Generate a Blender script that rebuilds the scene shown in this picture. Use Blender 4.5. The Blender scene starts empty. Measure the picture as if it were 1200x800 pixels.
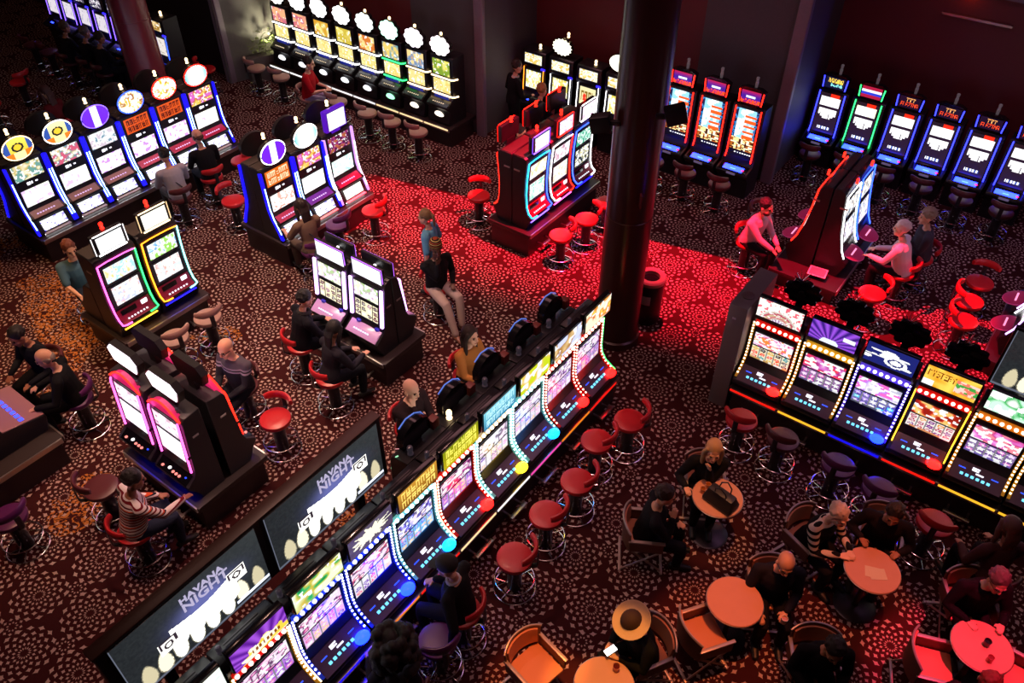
import bpy, bmesh, math, random
from mathutils import Vector, Matrix, Quaternion
C = bpy.context.scene.collection
R = math.radians
PI = math.pi
rnd = random.Random(7)

# ------------------------------------------------------------------ materials
def srgb(h):
    h = h.lstrip('#')
    return tuple(((int(h[i:i+2], 16)/255.0+0.055)/1.055)**2.4 if int(h[i:i+2], 16) > 10 else int(h[i:i+2], 16)/255.0/12.92 for i in (0, 2, 4))

MATS = {}
def mat(name, col, rough=0.5, metal=0.0, bump=0.0, scale=40.0, spec=0.5, vary=0.0):
    if name in MATS: return MATS[name]
    m = bpy.data.materials.new(name); m.use_nodes = True
    nt = m.node_tree; b = nt.nodes['Principled BSDF']
    c = srgb(col) if isinstance(col, str) else col
    b.inputs['Base Color'].default_value = (*c, 1)
    b.inputs['Roughness'].default_value = rough
    b.inputs['Metallic'].default_value = metal
    b.inputs['Specular IOR Level'].default_value = spec
    if bump or vary:
        tc = nt.nodes.new('ShaderNodeTexCoord'); n = nt.nodes.new('ShaderNodeTexNoise')
        n.inputs['Scale'].default_value = scale; n.inputs['Detail'].default_value = 3
        nt.links.new(tc.outputs['Object'], n.inputs['Vector'])
        if bump:
            bp = nt.nodes.new('ShaderNodeBump'); bp.inputs['Strength'].default_value = bump
            bp.inputs['Distance'].default_value = 0.01
            nt.links.new(n.outputs['Fac'], bp.inputs['Height']); nt.links.new(bp.outputs['Normal'], b.inputs['Normal'])
        if vary:
            mx = nt.nodes.new('ShaderNodeMix'); mx.data_type = 'RGBA'
            mx.inputs[6].default_value = (*[x*(1-vary) for x in c], 1)
            mx.inputs[7].default_value = (*[min(1, x*(1+vary)) for x in c], 1)
            nt.links.new(n.outputs['Fac'], mx.inputs[0]); nt.links.new(mx.outputs[2], b.inputs['Base Color'])
    MATS[name] = m
    return m

def glow(name, col, strength, sample=True):
    if name in MATS: return MATS[name]
    m = bpy.data.materials.new(name); m.use_nodes = True
    b = m.node_tree.nodes['Principled BSDF']
    c = srgb(col) if isinstance(col, str) else col
    b.inputs['Base Color'].default_value = (*[x*0.5 for x in c], 1)
    b.inputs['Roughness'].default_value = 0.3
    b.inputs['Emission Color'].default_value = (*c, 1)
    b.inputs['Emission Strength'].default_value = strength
    if not sample: m.cycles.emission_sampling = 'NONE'
    MATS[name] = m
    return m

def screen_mat():
    if 'screen_glass' in MATS: return MATS['screen_glass']
    m = bpy.data.materials.new('screen_glass'); m.use_nodes = True
    nt = m.node_tree; b = nt.nodes['Principled BSDF']
    a = nt.nodes.new('ShaderNodeAttribute'); a.attribute_name = 'picture'
    b.inputs['Base Color'].default_value = (0.01, 0.01, 0.012, 1)
    b.inputs['Roughness'].default_value = 0.25
    nt.links.new(a.outputs['Color'], b.inputs['Emission Color'])
    b.inputs['Emission Strength'].default_value = SCREEN_GAIN
    MATS['screen_glass'] = m
    return m
SCREEN_GAIN = 1.5

BLACK = mat('black_cabinet', (0.012, 0.011, 0.014), 0.38, bump=0.05, scale=90)
BLACKG = mat('black_gloss', (0.008, 0.008, 0.011), 0.15)
CABTOP = mat('cabinet_top', (0.045, 0.035, 0.03), 0.42, bump=0.06, scale=60)
PLINTH = mat('plinth_laminate', (0.022, 0.012, 0.013), 0.45, bump=0.05, scale=30)
GREYCAB = mat('grey_cabinet', (0.16, 0.145, 0.145), 0.45, bump=0.05, scale=50)
CHROME = mat('chrome', (0.8, 0.8, 0.82), 0.18, 1.0)
STEEL = mat('brushed_steel', (0.55, 0.53, 0.52), 0.32, 1.0)
DARKMETAL = mat('dark_metal', (0.05, 0.045, 0.05), 0.35, 0.7)
REDLEATHER = mat('red_leather', (0.50, 0.014, 0.02), 0.34, bump=0.08, scale=120)
DARKLEATHER = mat('dark_leather', (0.10, 0.02, 0.025), 0.36, bump=0.08, scale=120)
TANLEATHER = mat('tan_leather', (0.38, 0.21, 0.17), 0.4, bump=0.08, scale=120)
BLUELEATHER = mat('plum_bluelit_leather', (0.10, 0.014, 0.10), 0.34, bump=0.08, scale=120)  # on the bulb-bank stools the plum carries blue machine light in the colour
WOODDARK = mat('dark_wood', (0.09, 0.03, 0.016), 0.4, vary=0.4, scale=12)
TABLEWHITE = mat('beech_laminate', (0.66, 0.30, 0.19), 0.42, vary=0.05, scale=8)
CHAIRPAD = mat('apricot_upholstery', (0.66, 0.26, 0.14), 0.6, bump=0.12, scale=200, vary=0.06)
CHAIRSHELL = mat('brown_chair_shell', (0.16, 0.06, 0.04), 0.5, vary=0.1)
CHAIRLEG = mat('pale_metal_leg', (0.45, 0.36, 0.32), 0.35, 0.4)
WHITEPLASTIC = mat('white_plastic', (0.75, 0.73, 0.74), 0.4)

# ------------------------------------------------------------------ mesh helpers
def link(name, bm, m, parent=None, smooth=True, angle=40):
    me = bpy.data.meshes.new(name)
    bmesh.ops.recalc_face_normals(bm, faces=bm.faces)
    bm.to_mesh(me); bm.free()
    return link_me(name, me, m, parent, smooth, angle)

def link_me(name, me, m, parent=None, smooth=True, angle=40):
    if m is not None and len(me.materials) == 0:
        for x in (m if isinstance(m, (list, tuple)) else [m]): me.materials.append(x)
    if smooth:
        me.shade_smooth()
        me.set_sharp_from_angle(angle=R(angle))
    o = bpy.data.objects.new(name, me); C.objects.link(o)
    if parent is not None: o.parent = parent
    return o

def inst(name, me, parent, loc=(0, 0, 0), rot=None, scale=None):
    o = bpy.data.objects.new(name, me); C.objects.link(o); o.parent = parent; o.location = loc
    if rot: o.rotation_euler = rot
    if scale: o.scale = scale
    return o

def thing(name, label, cat, loc=(0, 0, 0), rz=0.0, group=None):
    o = bpy.data.objects.new(name, None); C.objects.link(o)
    o.empty_display_size = 0.1
    o.location = loc; o.rotation_euler = (0, 0, rz)
    o['label'] = label; o['category'] = cat
    if group: o['group'] = group
    return o

def tag(o, label, cat, group=None):
    o['label'] = label; o['category'] = cat
    if group: o['group'] = group
    return o

def structure(o):
    o['kind'] = 'structure'; return o

def box(bm, x0, x1, y0, y1, z0, z1, bev=0.0, M=None):
    r = bmesh.ops.create_cube(bm, size=1.0)
    vs = r['verts']
    for v in vs:
        v.co = Vector((x0+(v.co.x+.5)*(x1-x0), y0+(v.co.y+.5)*(y1-y0), z0+(v.co.z+.5)*(z1-z0)))
    if bev:
        es = {e for v in vs for e in v.link_edges}
        r2 = bmesh.ops.bevel(bm, geom=list(es), offset=bev, segments=2, affect='EDGES', profile=0.6)
        vs = list({v for f in r2['faces'] for v in f.verts} | {v for v in vs if v.is_valid})
    if M is not None:
        for v in vs: v.co = M @ v.co
    return vs

def prism(bm, pts, x0, x1, bev=0.0):
    """extrude a (y,z) outline along x"""
    a = [bm.verts.new((x0, y, z)) for y, z in pts]
    b = [bm.verts.new((x1, y, z)) for y, z in pts]
    n = len(pts)
    fs = [bm.faces.new(a), bm.faces.new(b[::-1])]
    for i in range(n):
        fs.append(bm.faces.new((a[i], b[i], b[(i+1) % n], a[(i+1) % n])))
    if bev:
        es = {e for f in fs for e in f.edges}
        bmesh.ops.bevel(bm, geom=list(es), offset=bev, segments=1, affect='EDGES')

def plate(bm, pts, y0, y1):
    """extrude an (x,z) outline along y"""
    a = [bm.verts.new((x, y0, z)) for x, z in pts]
    b = [bm.verts.new((x, y1, z)) for x, z in pts]
    n = len(pts)
    bm.faces.new(a); bm.faces.new(b[::-1])
    for i in range(n):
        bm.faces.new((a[i], b[i], b[(i+1) % n], a[(i+1) % n]))

def plate_xy(bm, pts, z0, z1):
    a = [bm.verts.new((x, y, z0)) for x, y in pts]; b = [bm.verts.new((x, y, z1)) for x, y in pts]; n = len(pts)
    bm.faces.new(a[::-1]); bm.faces.new(b)
    for i in range(n): bm.faces.new((a[i], a[(i+1) % n], b[(i+1) % n], b[i]))

def frames(pts, hint=Vector((1, 0, 0))):
    out = []; prev = None
    for i, p in enumerate(pts):
        t = (pts[min(i+1, len(pts)-1)]-pts[max(i-1, 0)])
        if t.length < 1e-9: t = Vector((0, 0, 1))
        t.normalize()
        h = prev if prev is not None else hint
        u = h-t*h.dot(t)
        if u.length < 1e-4: u = Vector((0, 1, 0))-t*t.y
        u.normalize(); prev = u
        out.append((u, t.cross(u)))
    return out

def tube(bm, pts, r, n=8, closed=False, hint=(1, 0, 0), round_ends=False):
    """r: float or a list of floats or (ra,rb)"""
    pts = [Vector(p) for p in pts]
    k = len(pts)
    rs = [r]*k if not isinstance(r, (list,)) else list(r)
    rs = [(x, x) if not isinstance(x, tuple) else x for x in rs]
    if closed:
        fr = []
        for i in range(k):
            t = (pts[(i+1) % k]-pts[i-1]).normalized()
            h = Vector((0, 0, 1)); u = h-t*h.dot(t); u.normalize()
            fr.append((u, t.cross(u)))
    else:
        if round_ends:
            d0 = (pts[0]-pts[1]).normalized(); d1 = (pts[-1]-pts[-2]).normalized()
            q0, q1 = min(rs[0]), min(rs[-1])
            pre, prr, post, por = [], [], [], []
            for f in (0.95, 0.7, 0.35):
                s = math.sqrt(1-f*f)
                pre.append(pts[0]+d0*q0*f); prr.append((rs[0][0]*s, rs[0][1]*s))
                post.append(pts[-1]+d1*q1*f); por.append((rs[-1][0]*s, rs[-1][1]*s))
            pts = pre+pts+post[::-1]; rs = prr+rs+por[::-1]; k = len(pts)
        fr = frames(pts, Vector(hint))
    rings = []
    for p, (a, b), (u, v) in zip(pts, rs, fr):
        rings.append([bm.verts.new(p+u*(a*math.cos(2*PI*j/n))+v*(b*math.sin(2*PI*j/n))) for j in range(n)])
    for i in range(k if closed else k-1):
        A, B = rings[i], rings[(i+1) % k]
        for j in range(n):
            bm.faces.new((A[j], A[(j+1) % n], B[(j+1) % n], B[j]))
    if not closed:
        bm.faces.new(rings[0][::-1]); bm.faces.new(rings[-1])

def lathe(bm, prof, n=24, c=(0, 0, 0), cap=True):
    rings = []
    for r, z in prof:
        rings.append([bm.verts.new((c[0]+r*math.cos(2*PI*j/n), c[1]+r*math.sin(2*PI*j/n), c[2]+z)) for j in range(n)])
    for A, B in zip(rings, rings[1:]):
        for j in range(n): bm.faces.new((A[j], A[(j+1) % n], B[(j+1) % n], B[j]))
    if cap:
        bm.faces.new(rings[0][::-1]); bm.faces.new(rings[-1])

def ell(bm, c, r, M=None, seg=16):
    res = bmesh.ops.create_uvsphere(bm, u_segments=seg, v_segments=max(6, seg*2//3), radius=1.0)
    for v in res['verts']:
        q = Vector((v.co.x*r[0], v.co.y*r[1], v.co.z*r[2]))
        if M is not None: q = M @ q
        v.co = q+Vector(c)
    return res['verts']

def ringpts(r, z, n=28, c=(0, 0), a0=0, a1=2*PI, close=True):
    m = n if close else n-1
    return [(c[0]+r*math.cos(a0+(a1-a0)*i/m), c[1]+r*math.sin(a0+(a1-a0)*i/m), z) for i in range(n)]

# ------------------------------------------------------------------ rasters drawn into screen glass
FONT = {'A': '0E11111F111111', 'B': '1E11111E11111E', 'E': '1F10101E10101F', 'G': '0E11101713110E', 'I': '0E04040404040E',
        'L': '1010101010101F', 'M': '111B1515111111', 'N': '11191513111111', 'R': '1E11111E141211', 'S': '0F10100E01011E',
        'T': '1F040404040404', 'Y': '11110A04040404', 'Z': '1F01020408101F', '7': '1F010204040404', '2': '0E11010608101F',
        'H': '1111111F111111', 'V': '111111110A0A04', 'D': '1E11111111111E', '1': '040C040404040E', '5': '1F101E0101110E'}
def glyph(ch, i, j):
    s = FONT.get(ch)
    if not s or not (0 <= i < 5 and 0 <= j < 7): return False
    return bool(int(s[2*j:2*j+2], 16) >> (4-i) & 1)

def text_at(txt, u, v, u0, u1, v0, v1):
    if not (u0 <= u < u1 and v0 <= v < v1): return False
    w = len(txt)*6-1
    x = (u-u0)/(u1-u0)*w; y = (v1-v)/(v1-v0)*7
    return glyph(txt[int(x)//6], int(x) % 6, int(y))

def mix(a, b, t):
    t = max(0, min(1, t)); return tuple(x+(y-x)*t for x, y in zip(a, b))
def sc(a, s): return tuple(x*s for x in a)
WHITE = (1, 1, 1)
def hsh(i, j, s=0):
    return random.Random(i*7919+j*104729+s*1299709).random()
def vnoise(u, v, f, s=0):
    x, y = u*f, v*f; i, j = math.floor(x), math.floor(y); a, b = x-i, y-j
    a = a*a*(3-2*a); b = b*b*(3-2*b)
    return (hsh(i, j, s)*(1-a)+hsh(i+1, j, s)*a)*(1-b)+(hsh(i, j+1, s)*(1-a)+hsh(i+1, j+1, s)*a)*b

def art_reels(seed, bg, syms, cols=5, rows=3, lines='#ffffff', wh=0.5, foot=None):
    bgc = srgb(bg); sy = [srgb(s) for s in syms]; lc = srgb(lines)
    def f(u, v):
        if foot and v < 0.14:
            return mix(srgb(foot), WHITE, 0.8 if hsh(int(u*14), 0, seed) > 0.55 else 0.1)
        x, y = u*cols, v*rows; i, j = int(x), int(y); a, b = x-i-.5, y-j-.5
        if abs(a) > 0.44: return sc(lc, 0.25)
        k = hsh(i, j, seed); c = sy[int(k*len(sy)) % len(sy)]
        d = math.hypot(a*1.05, b)*(1+0.35*math.sin(math.atan2(b, a)*(3+int(k*40) % 4)+k*9)*0.6)
        if d < 0.2: return mix(c, WHITE, wh+0.3*hsh(i, j, seed+3))
        if d < 0.36: return c
        return mix(bgc, WHITE, 0.25*vnoise(u, v, 9, seed))
    return f
def art_blotch(seed, cols, freq=5, white=0.55, text=None):
    cs = [srgb(c) for c in cols]
    def f(u, v):
        n = vnoise(u*1.6, v, freq, seed); m = vnoise(u*1.6, v, freq*1.9, seed+5)
        if text:
            for t, u0, u1, v0, v1, c in text:
                if text_at(t, u, v, u0, u1, v0, v1): return srgb(c)
        if m > white: return WHITE
        k = n*1.15*len(cs); i = min(len(cs)-1, int(k))
        return mix(cs[i], cs[min(i+1, len(cs)-1)], k-i)
    return f
def art_burst(bg, ray, dome, cx=0.45, cy=0.0, n=22, tag_white=True):
    b, r, d = srgb(bg), srgb(ray), srgb(dome)
    def f(u, v):
        a = math.atan2(v-cy, (u-cx)*1.5)
        rr = math.hypot((u-cx)*1.5, v-cy)
        if rr < 0.3 and v < 0.26: return mix(d, WHITE, 0.7)
        if tag_white and 0.7 < u < 0.95 and 0.42 < v < 0.62: return (0.85, 0.85, 1)
        return mix(b, r, 0.5+0.5*math.sin(a*n))
    return f
def art_arch(seed, bg, cols):
    b = srgb(bg); cs = [srgb(c) for c in cols]
    def f(u, v):
        rr = math.hypot((u-.5)*1.7, v+.15); a = math.atan2(v+.15, u-.5)
        if rr < 0.3: return mix((.25, .02, .3), WHITE, 0.5+.5*math.sin(a*20))
        if rr < .72: return mix(sc(cs[int(rr*11) % len(cs)], .6), WHITE, 0.8*(vnoise(u, v, 20, seed) > .72))
        return mix(b, srgb('#f04060'), 0.9*(vnoise(u*1.6, v, 12, seed+4) > .72))
    return f
def art_splash(bg, seed=1, fill='#fffbe0', cx=.5, cy=.5, w=.36, h=.3, spikes=11):
    b = srgb(bg); fl = srgb(fill)
    def f(u, v):
        x, y = (u-cx)/w, (v-cy)/h; a = math.atan2(y, x)
        r = math.hypot(x, y)*(1-0.22*math.sin(a*spikes+seed)-0.12*math.sin(a*spikes*2.3))
        return fl if r < 1 else mix(b, WHITE, 0.05*vnoise(u, v, 7, seed))
    return f
def art_glyphs(seed, bg, fg, rows=((.55, .9), (.12, .45)), n=7, bg2=None):
    b, g = srgb(bg), srgb(fg); b2 = srgb(bg2) if bg2 else b
    def f(u, v):
        for k, (v0, v1) in enumerate(rows):
            if v0 < v < v1 and .06 < u < .94:
                x = (u-.06)/.88*n; i = int(x); a = x-i; c = (v-v0)/(v1-v0)
                q = hsh(i, k, seed)
                on = a > .15 and (a < .38 or (q > .4 and c > .78) or (q < .6 and abs(c-.5) < .13) or (q > .25 and a > .68 and a < .9) or (q < .5 and c < .2))
                if on: return g
        return mix(b, b2, v)
    return f
def art_white(seed, tint='#fffdf2', spots='#c8a0e0', edge=None, th=.78):
    t, s = srgb(tint), srgb(spots)
    def f(u, v):
        if edge and (u < .05 or u > .95 or v < .08 or v > .92): return srgb(edge)
        return mix(t, s, .8*(vnoise(u*1.4, v, 7, seed) > th))
    return f
def art_deck(bg='#120a1c', btn='#58d8ff', seed=0):
    b, c = srgb(bg), srgb(btn)
    def f(u, v):
        if .15 < v < .4 and .1 < u < .85:
            x = (u-.1)/.75*7
            if .2 < x-int(x) < .8: return c
        if .55 < v < .85 and (.15 < u < .4 or .55 < u < .7): return WHITE
        return b
    return f

def dim(f, k): return lambda u, v: sc(f(u, v), k)
def framed(f, k=1.0, mx=.045, my=.06, top=0.0):
    return lambda u, v: (.006, .005, .008) if (u < mx or u > 1-mx or v < my or v > 1-my) else ((.004, .004, .006) if v > 1-top else sc(f((u-mx)/(1-2*mx), (v-my)/(1-2*my)), k))
SCR_CACHE = {}
def screen(parent, name, x0, x1, bot, top, art, key=None, n=(26, 18), depth=0.014, label=None, shape=None, curve=None):
    """grid of picture cells between (y,z) bot and (y,z) top, facing -y; a closed slab."""
    k = (key, x0, x1, bot, top, n, curve) if key else None
    if k and k in SCR_CACHE: me = SCR_CACHE[k]; return link_me(name, me, None, parent, False)
    nx, ny = n
    bm = bmesh.new()
    by, bz = bot; ty, tz = top
    nrm = Vector((0, -(tz-bz), (ty-by))).normalized()
    def P(i, j, off=0.0):
        t = j/ny
        y, z = by+(ty-by)*t, bz+(tz-bz)*t
        if curve: y -= curve*(4*t*(1-t))
        x = x0+(x1-x0)*i/nx
        return Vector((x, y, z))+nrm*off
    def inside(i, j):
        return shape is None or shape((i+.5)/nx, (j+.5)/ny)
    V = {}
    def gv(i, j, o):
        q = (i, j, o)
        if q not in V: V[q] = bm.verts.new(P(i, j, depth if o == 0 else 0.0))
        return V[q]
    cols = []
    for i in range(nx):
        for j in range(ny):
            if not inside(i, j): continue
            bm.faces.new((gv(i, j, 0), gv(i+1, j, 0), gv(i+1, j+1, 0), gv(i, j+1, 0)))
            cols.append(art((i+.5)/nx, (j+.5)/ny))
            for (di, dj, a, b) in ((-1, 0, (i, j+1), (i, j)), (1, 0, (i+1, j), (i+1, j+1)), (0, -1, (i, j), (i+1, j)), (0, 1, (i+1, j+1), (i, j+1))):
                ii, jj = i+di, j+dj
                if not (0 <= ii < nx and 0 <= jj < ny and inside(ii, jj)):
                    bm.faces.new((gv(*a, 0), gv(*a, 1), gv(*b, 1), gv(*b, 0))); cols.append((.0, .0, .0))
    me = bpy.data.meshes.new(name); bm.to_mesh(me); bm.free()
    at = me.color_attributes.new('picture', 'FLOAT_COLOR', 'CORNER')
    buf = []
    for p, c in zip(me.polygons, cols):
        buf.extend([*c, 1.0]*p.loop_total)
    at.data.foreach_set('color', buf)
    me.materials.append(screen_mat())
    if k: SCR_CACHE[k] = me
    o = bpy.data.objects.new(name, me); C.objects.link(o); o.parent = parent
    if label: o['label'] = label
    return o

# ------------------------------------------------------------------ camera
H = 8.7
cam = bpy.data.cameras.new('camera'); cam.lens = 28.8; cam.sensor_width = 36
co = bpy.data.objects.new('camera', cam); C.objects.link(co)
co.location = (0, 0, H)
co.rotation_euler = (R(90-41.713), 0, R(36.6))
cam.clip_end = 200
bpy.context.scene.camera = co

# ------------------------------------------------------------------ slot machines
# local frame: x to the player's right, y into the machine (0 = front of the plinth), z above the floor
PM = {}
def pm(name, key, m, parent, fn, smooth=True, loc=None, label=None, angle=40):
    if key not in PM:
        bm = bmesh.new(); fn(bm)
        o = link(name, bm, m, parent, smooth, angle); PM[key] = o.data
    else:
        o = bpy.data.objects.new(name, PM[key]); C.objects.link(o); o.parent = parent
    if loc: o.location = loc
    if label: o['label'] = label
    return o
def settle(root, base):
    for ch in root.children: ch.location.z -= base
    root.location.z = base
    return root

def slot(label, X, Y, face, group, name='slot_machine'):
    rz = {'+x': PI/2, '-x': -PI/2, '-y': 0.0, '+y': PI}[face]
    return thing(name, label, 'slot machine', (X, Y, 0), rz, group)

def underglow(root, col, y, z, w=.25):
    """light strip tucked under the deck lip; washes the plinth rail below it"""
    return pm('underglow_strip', ('ug', col, y, z, w), glow('ug_'+col, GLOW[col][0], 6), root, lambda bm: box(bm, -w, w, y-.012, y+.012, z-.006, z+.006))

def stack_light(root, x, y, z, lit=None, s=1.0):
    def f(bm):
        lathe(bm, [(.028*s, 0), (.03*s, .012), (.022*s, .02), (.022*s, .05*s), (.028*s, .055*s), (.028*s, .085*s), (.02*s, .1*s), (.006*s, .105*s)], 12)
    m = lit or glow('candle_grey', '#6a6070', .12, False)
    return pm('stack_light', ('candle', s, m.name), m, root, f, loc=(x, y, z))

def bulb_mesh(m, r):
    k = ('bulb', m.name, r)
    if k not in PM:
        bm = bmesh.new(); ell(bm, (0, 0, 0), (r, r, r), seg=10); me = bpy.data.meshes.new('bulb'); bm.to_mesh(me); bm.free()
        me.materials.append(m); me.shade_smooth(); PM[k] = me
    return PM[k]

GLOW = {'red': ('#ff1c10', 5), 'gold': ('#ffb62a', 4), 'teal': ('#8cf2ee', 3), 'blue': ('#2a4cff', 5), 'violet': ('#7050ff', 4),
        'white': ('#ffffff', 4), 'warm': ('#ffd9a0', 4), 'green': ('#30ff70', 3.0), 'pink': ('#ff4fb8', 4), 'cyan': ('#20c8ff', 4), 'yellow': ('#ffd21a', 3),
        'lilac': ('#d8a0ff', 3.5), 'orange': ('#ff8a1e', 3.5), 'deepblue': ('#1a14ff', 3)}
def G_(n, sample=False): return glow('glow_'+n, GLOW[n][0], GLOW[n][1], sample)
def Gs(n): return glow('lamp_'+n, GLOW[n][0], GLOW[n][1]*1.2, True)
BULBW = {k: glow('bulb_'+k, tuple(0.45*x+0.55*y for x, y in zip(srgb(GLOW[k][0]), (1, .95, .9))) if k != 'red' else (1, .55, .42), 5, False) for k in GLOW}

def arc_path(pts, n):
    """n points evenly along the polyline pts"""
    pts = [Vector(p) for p in pts]
    L = [0]
    for a, b in zip(pts, pts[1:]): L.append(L[-1]+(b-a).length)
    out = []
    for i in range(n):
        s = L[-1]*i/(n-1)
        for k in range(len(pts)-1):
            if s <= L[k+1]+1e-9:
                out.append(pts[k].lerp(pts[k+1], (s-L[k])/(L[k+1]-L[k]))); break
    return out

def machine_bulb(label, X, Y, face, group, top, side, marq, scr_hi, scr_lo, bubble, tube_col=None, side_tubes=False, keyid=0):
    """curved cabinet ringed by marquee bulbs: deck, two screens, separate header glass"""
    root = slot(label, X, Y, face, group)
    w = .342
    prof = [(.08, .5), (.03, .58), (.0, .62), (.0, .68), (.12, .735), (.23, .81), (.285, .90), (.305, 1.02), (.31, 1.58), (.30, 1.66), (.36, 1.74), (.56, 1.74), (.60, 1.60), (.60, .5)]
    cab = pm('cabinet', 'bulb_cab', BLACK, root, lambda bm: prism(bm, prof, -w, w, .008))
    pm('vent_grille', 'bulb_vent', DARKMETAL, cab, lambda bm: [box(bm, -.2, .2, .40+.03*i, .415+.03*i, 1.738, 1.746) for i in range(4)])
    screen(root, 'upper_screen', -.27, .27, (.302, 1.165), (.304, 1.375), dim(scr_hi, .72), ('A', 'hi', keyid), (34, 15))
    screen(root, 'lower_screen', -.27, .27, (.297, .935), (.302, 1.145), dim(scr_lo, .66), ('A', 'lo', keyid), (36, 15))
    # header glass
    def hf(bm):
        box(bm, -.315, .315, .20, .27, 1.725, 2.045, .01)
        box(bm, -.05, .05, .25, .40, 1.70, 1.82)
    hd = pm('header_box', 'bulb_hdr', BLACKG, root, hf)
    screen(hd, 'header_glass', -.30, .30, (.197, 1.74), (.197, 2.03), dim(marq, .8), ('A', 'mq', keyid), (48, 24))
    # deck
    dk = pm('button_deck', 'bulb_deck', mat('deck_plastic', (.11, .06, .10), .28), root,
            lambda bm: prism(bm, [(.004, .690), (.12, .743), (.226, .815), (.228, .80), (.12, .725), (.006, .672)], -.30, .30))
    sl = math.atan2(.072, .11); sl2 = math.atan2(.053, .116)
    wm = G_('white'); cm = G_('cyan')
    def onslope(t):  # t from 0 front to 1 back, along the deck
        return (.004+.116*t*2, .690+.053*t*2) if t < .5 else (.12+.106*(t*2-1), .743+.072*(t*2-1))
    y, z = onslope(.36)
    for i in range(6):
        pm('play_button', 'playbtn', glow('glow_button', '#6fd8ff', 1.6, False), dk, lambda bm: box(bm, -.018, .018, -.016, .016, -.004, .012, .004), loc=(-.17+.062*i, y, z), label='lit pale blue button').rotation_euler = (sl2, 0, 0)
    y, z = onslope(.78)
    pm('credit_display', 'creddisp', glow('glow_display', '#f4f4ff', 1.5, False), dk, lambda bm: plate_xy(bm, [(-.05, -.022), (.03, -.022), (.03, -.004), (-.006, -.004), (-.006, .006), (.036, .006), (.036, .022), (-.05, .022)], 0, .006), loc=(-.03, y, z)).rotation_euler = (sl, 0, 0)
    y, z = onslope(.6)
    pm('bill_slot', 'billslot', glow('glow_display', '#f4f4ff', 1.5, False), dk, lambda bm: box(bm, -.045, .045, -.009, .009, 0, .006), loc=(.02, y, z)).rotation_euler = (sl, 0, 0)
    for sx in (-.19, .19):
        y, z = onslope(.66)
        pm('blue_indicator', 'blueind', glow('glow_ind', '#2a50ff', 2.2, False), dk, lambda bm: box(bm, -.04, .04, -.005, .005, 0, .006), loc=(sx, y, z)).rotation_euler = (sl, 0, 0)
    # big round spin button on the right front corner
    if bubble:
        pm('spin_button', ('bub', bubble), glow('bubble_'+bubble, {'red': '#ff0a08', 'blue': '#0410ff', 'cyan': '#0a90ff'}.get(bubble, GLOW[bubble][0]), 45 if bubble == 'blue' else 18 if bubble == 'red' else 8), root, lambda bm: ell(bm, (.225, .03, .722), (.092, .072, .05), seg=20), label='large round glowing %s button' % bubble)
    # bulbs
    tm = bulb_mesh(BULBW[top], .024)
    tr = pm('bulb_rail', ('rail', top), glow('rail_'+top, GLOW[top][0], .5), root, lambda bm: box(bm, -.31, .31, .285, .32, 1.475, 1.575, .006))
    for i in range(8): inst('bulb', tm, tr, (-.275+.55*i/7, .278, 1.53-.0*i))
    edge = [(.285, 1.53), (.285, 1.05), (.265, .92), (.20, .815), (.10, .745), (.03, .71)]
    if not side_tubes:
        for sx in (-.322, .322):
            sp = pm('bulb_strip', ('strip', side, sx), glow('strip_'+side, GLOW[side][0], .14), root,
                    lambda bm: prism(bm, [(y-.004, z) for y, z in edge]+[(y+.02, z-.01) for y, z in edge[::-1]], sx-.018, sx+.018))
            sm = bulb_mesh(BULBW[side], .0128)
            for p in arc_path([(sx, y-.008, z) for y, z in edge[:-1]], 17): inst('bulb', sm, sp, p)
    else:
        for sx in (-.322, .322):
            pm('light_tube', ('ltube', side, sx), G_(side), root, lambda bm: tube(bm, [(sx, y-.008, z) for y, z in edge[:-1]], .008, 6))
    if tube_col:
        pm('light_tube', ('ltube2', tube_col), G_(tube_col), root, lambda bm: tube(bm, [(.348, y-.004, z) for y, z in edge], .008, 6), label='glowing %s edge tube' % tube_col)
    underglow(root, bubble or side, .045, .585, .3)
    stack_light(root, -.26, .46, 1.74)
    return settle(root, .5)

def topper_round(root, z, y, rx, rz_, art, rim, key, unlit=False):
    def f(bm):
        pts = [(rx*1.1*math.cos(2*PI*i/28), z+rz_*1.1*math.sin(2*PI*i/28)) for i in range(28)]
        plate(bm, pts, y, y+.07)
        box(bm, -.04, .04, y+.02, y+.06, z-rz_-.14, z-rz_*.9)
    tp = pm('topper', ('rt', rx, rz_, z, y), BLACK, root, f)
    if not unlit:
        screen(tp, 'topper_face', -rx, rx, (y-.004, z-rz_), (y-.004, z+rz_), art, ('rt', key), (30, 26), shape=lambda u, v: (u-.5)**2+(v-.5)**2 < .25)
        pm('topper_rim', ('rtr', rx, rz_, z, y, rim), G_(rim), tp, lambda bm: tube(bm, [(rx*1.05*math.cos(2*PI*i/28), y-.008, z+rz_*1.05*math.sin(2*PI*i/28)) for i in range(28)], .010, 6, closed=True))
    return tp

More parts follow.
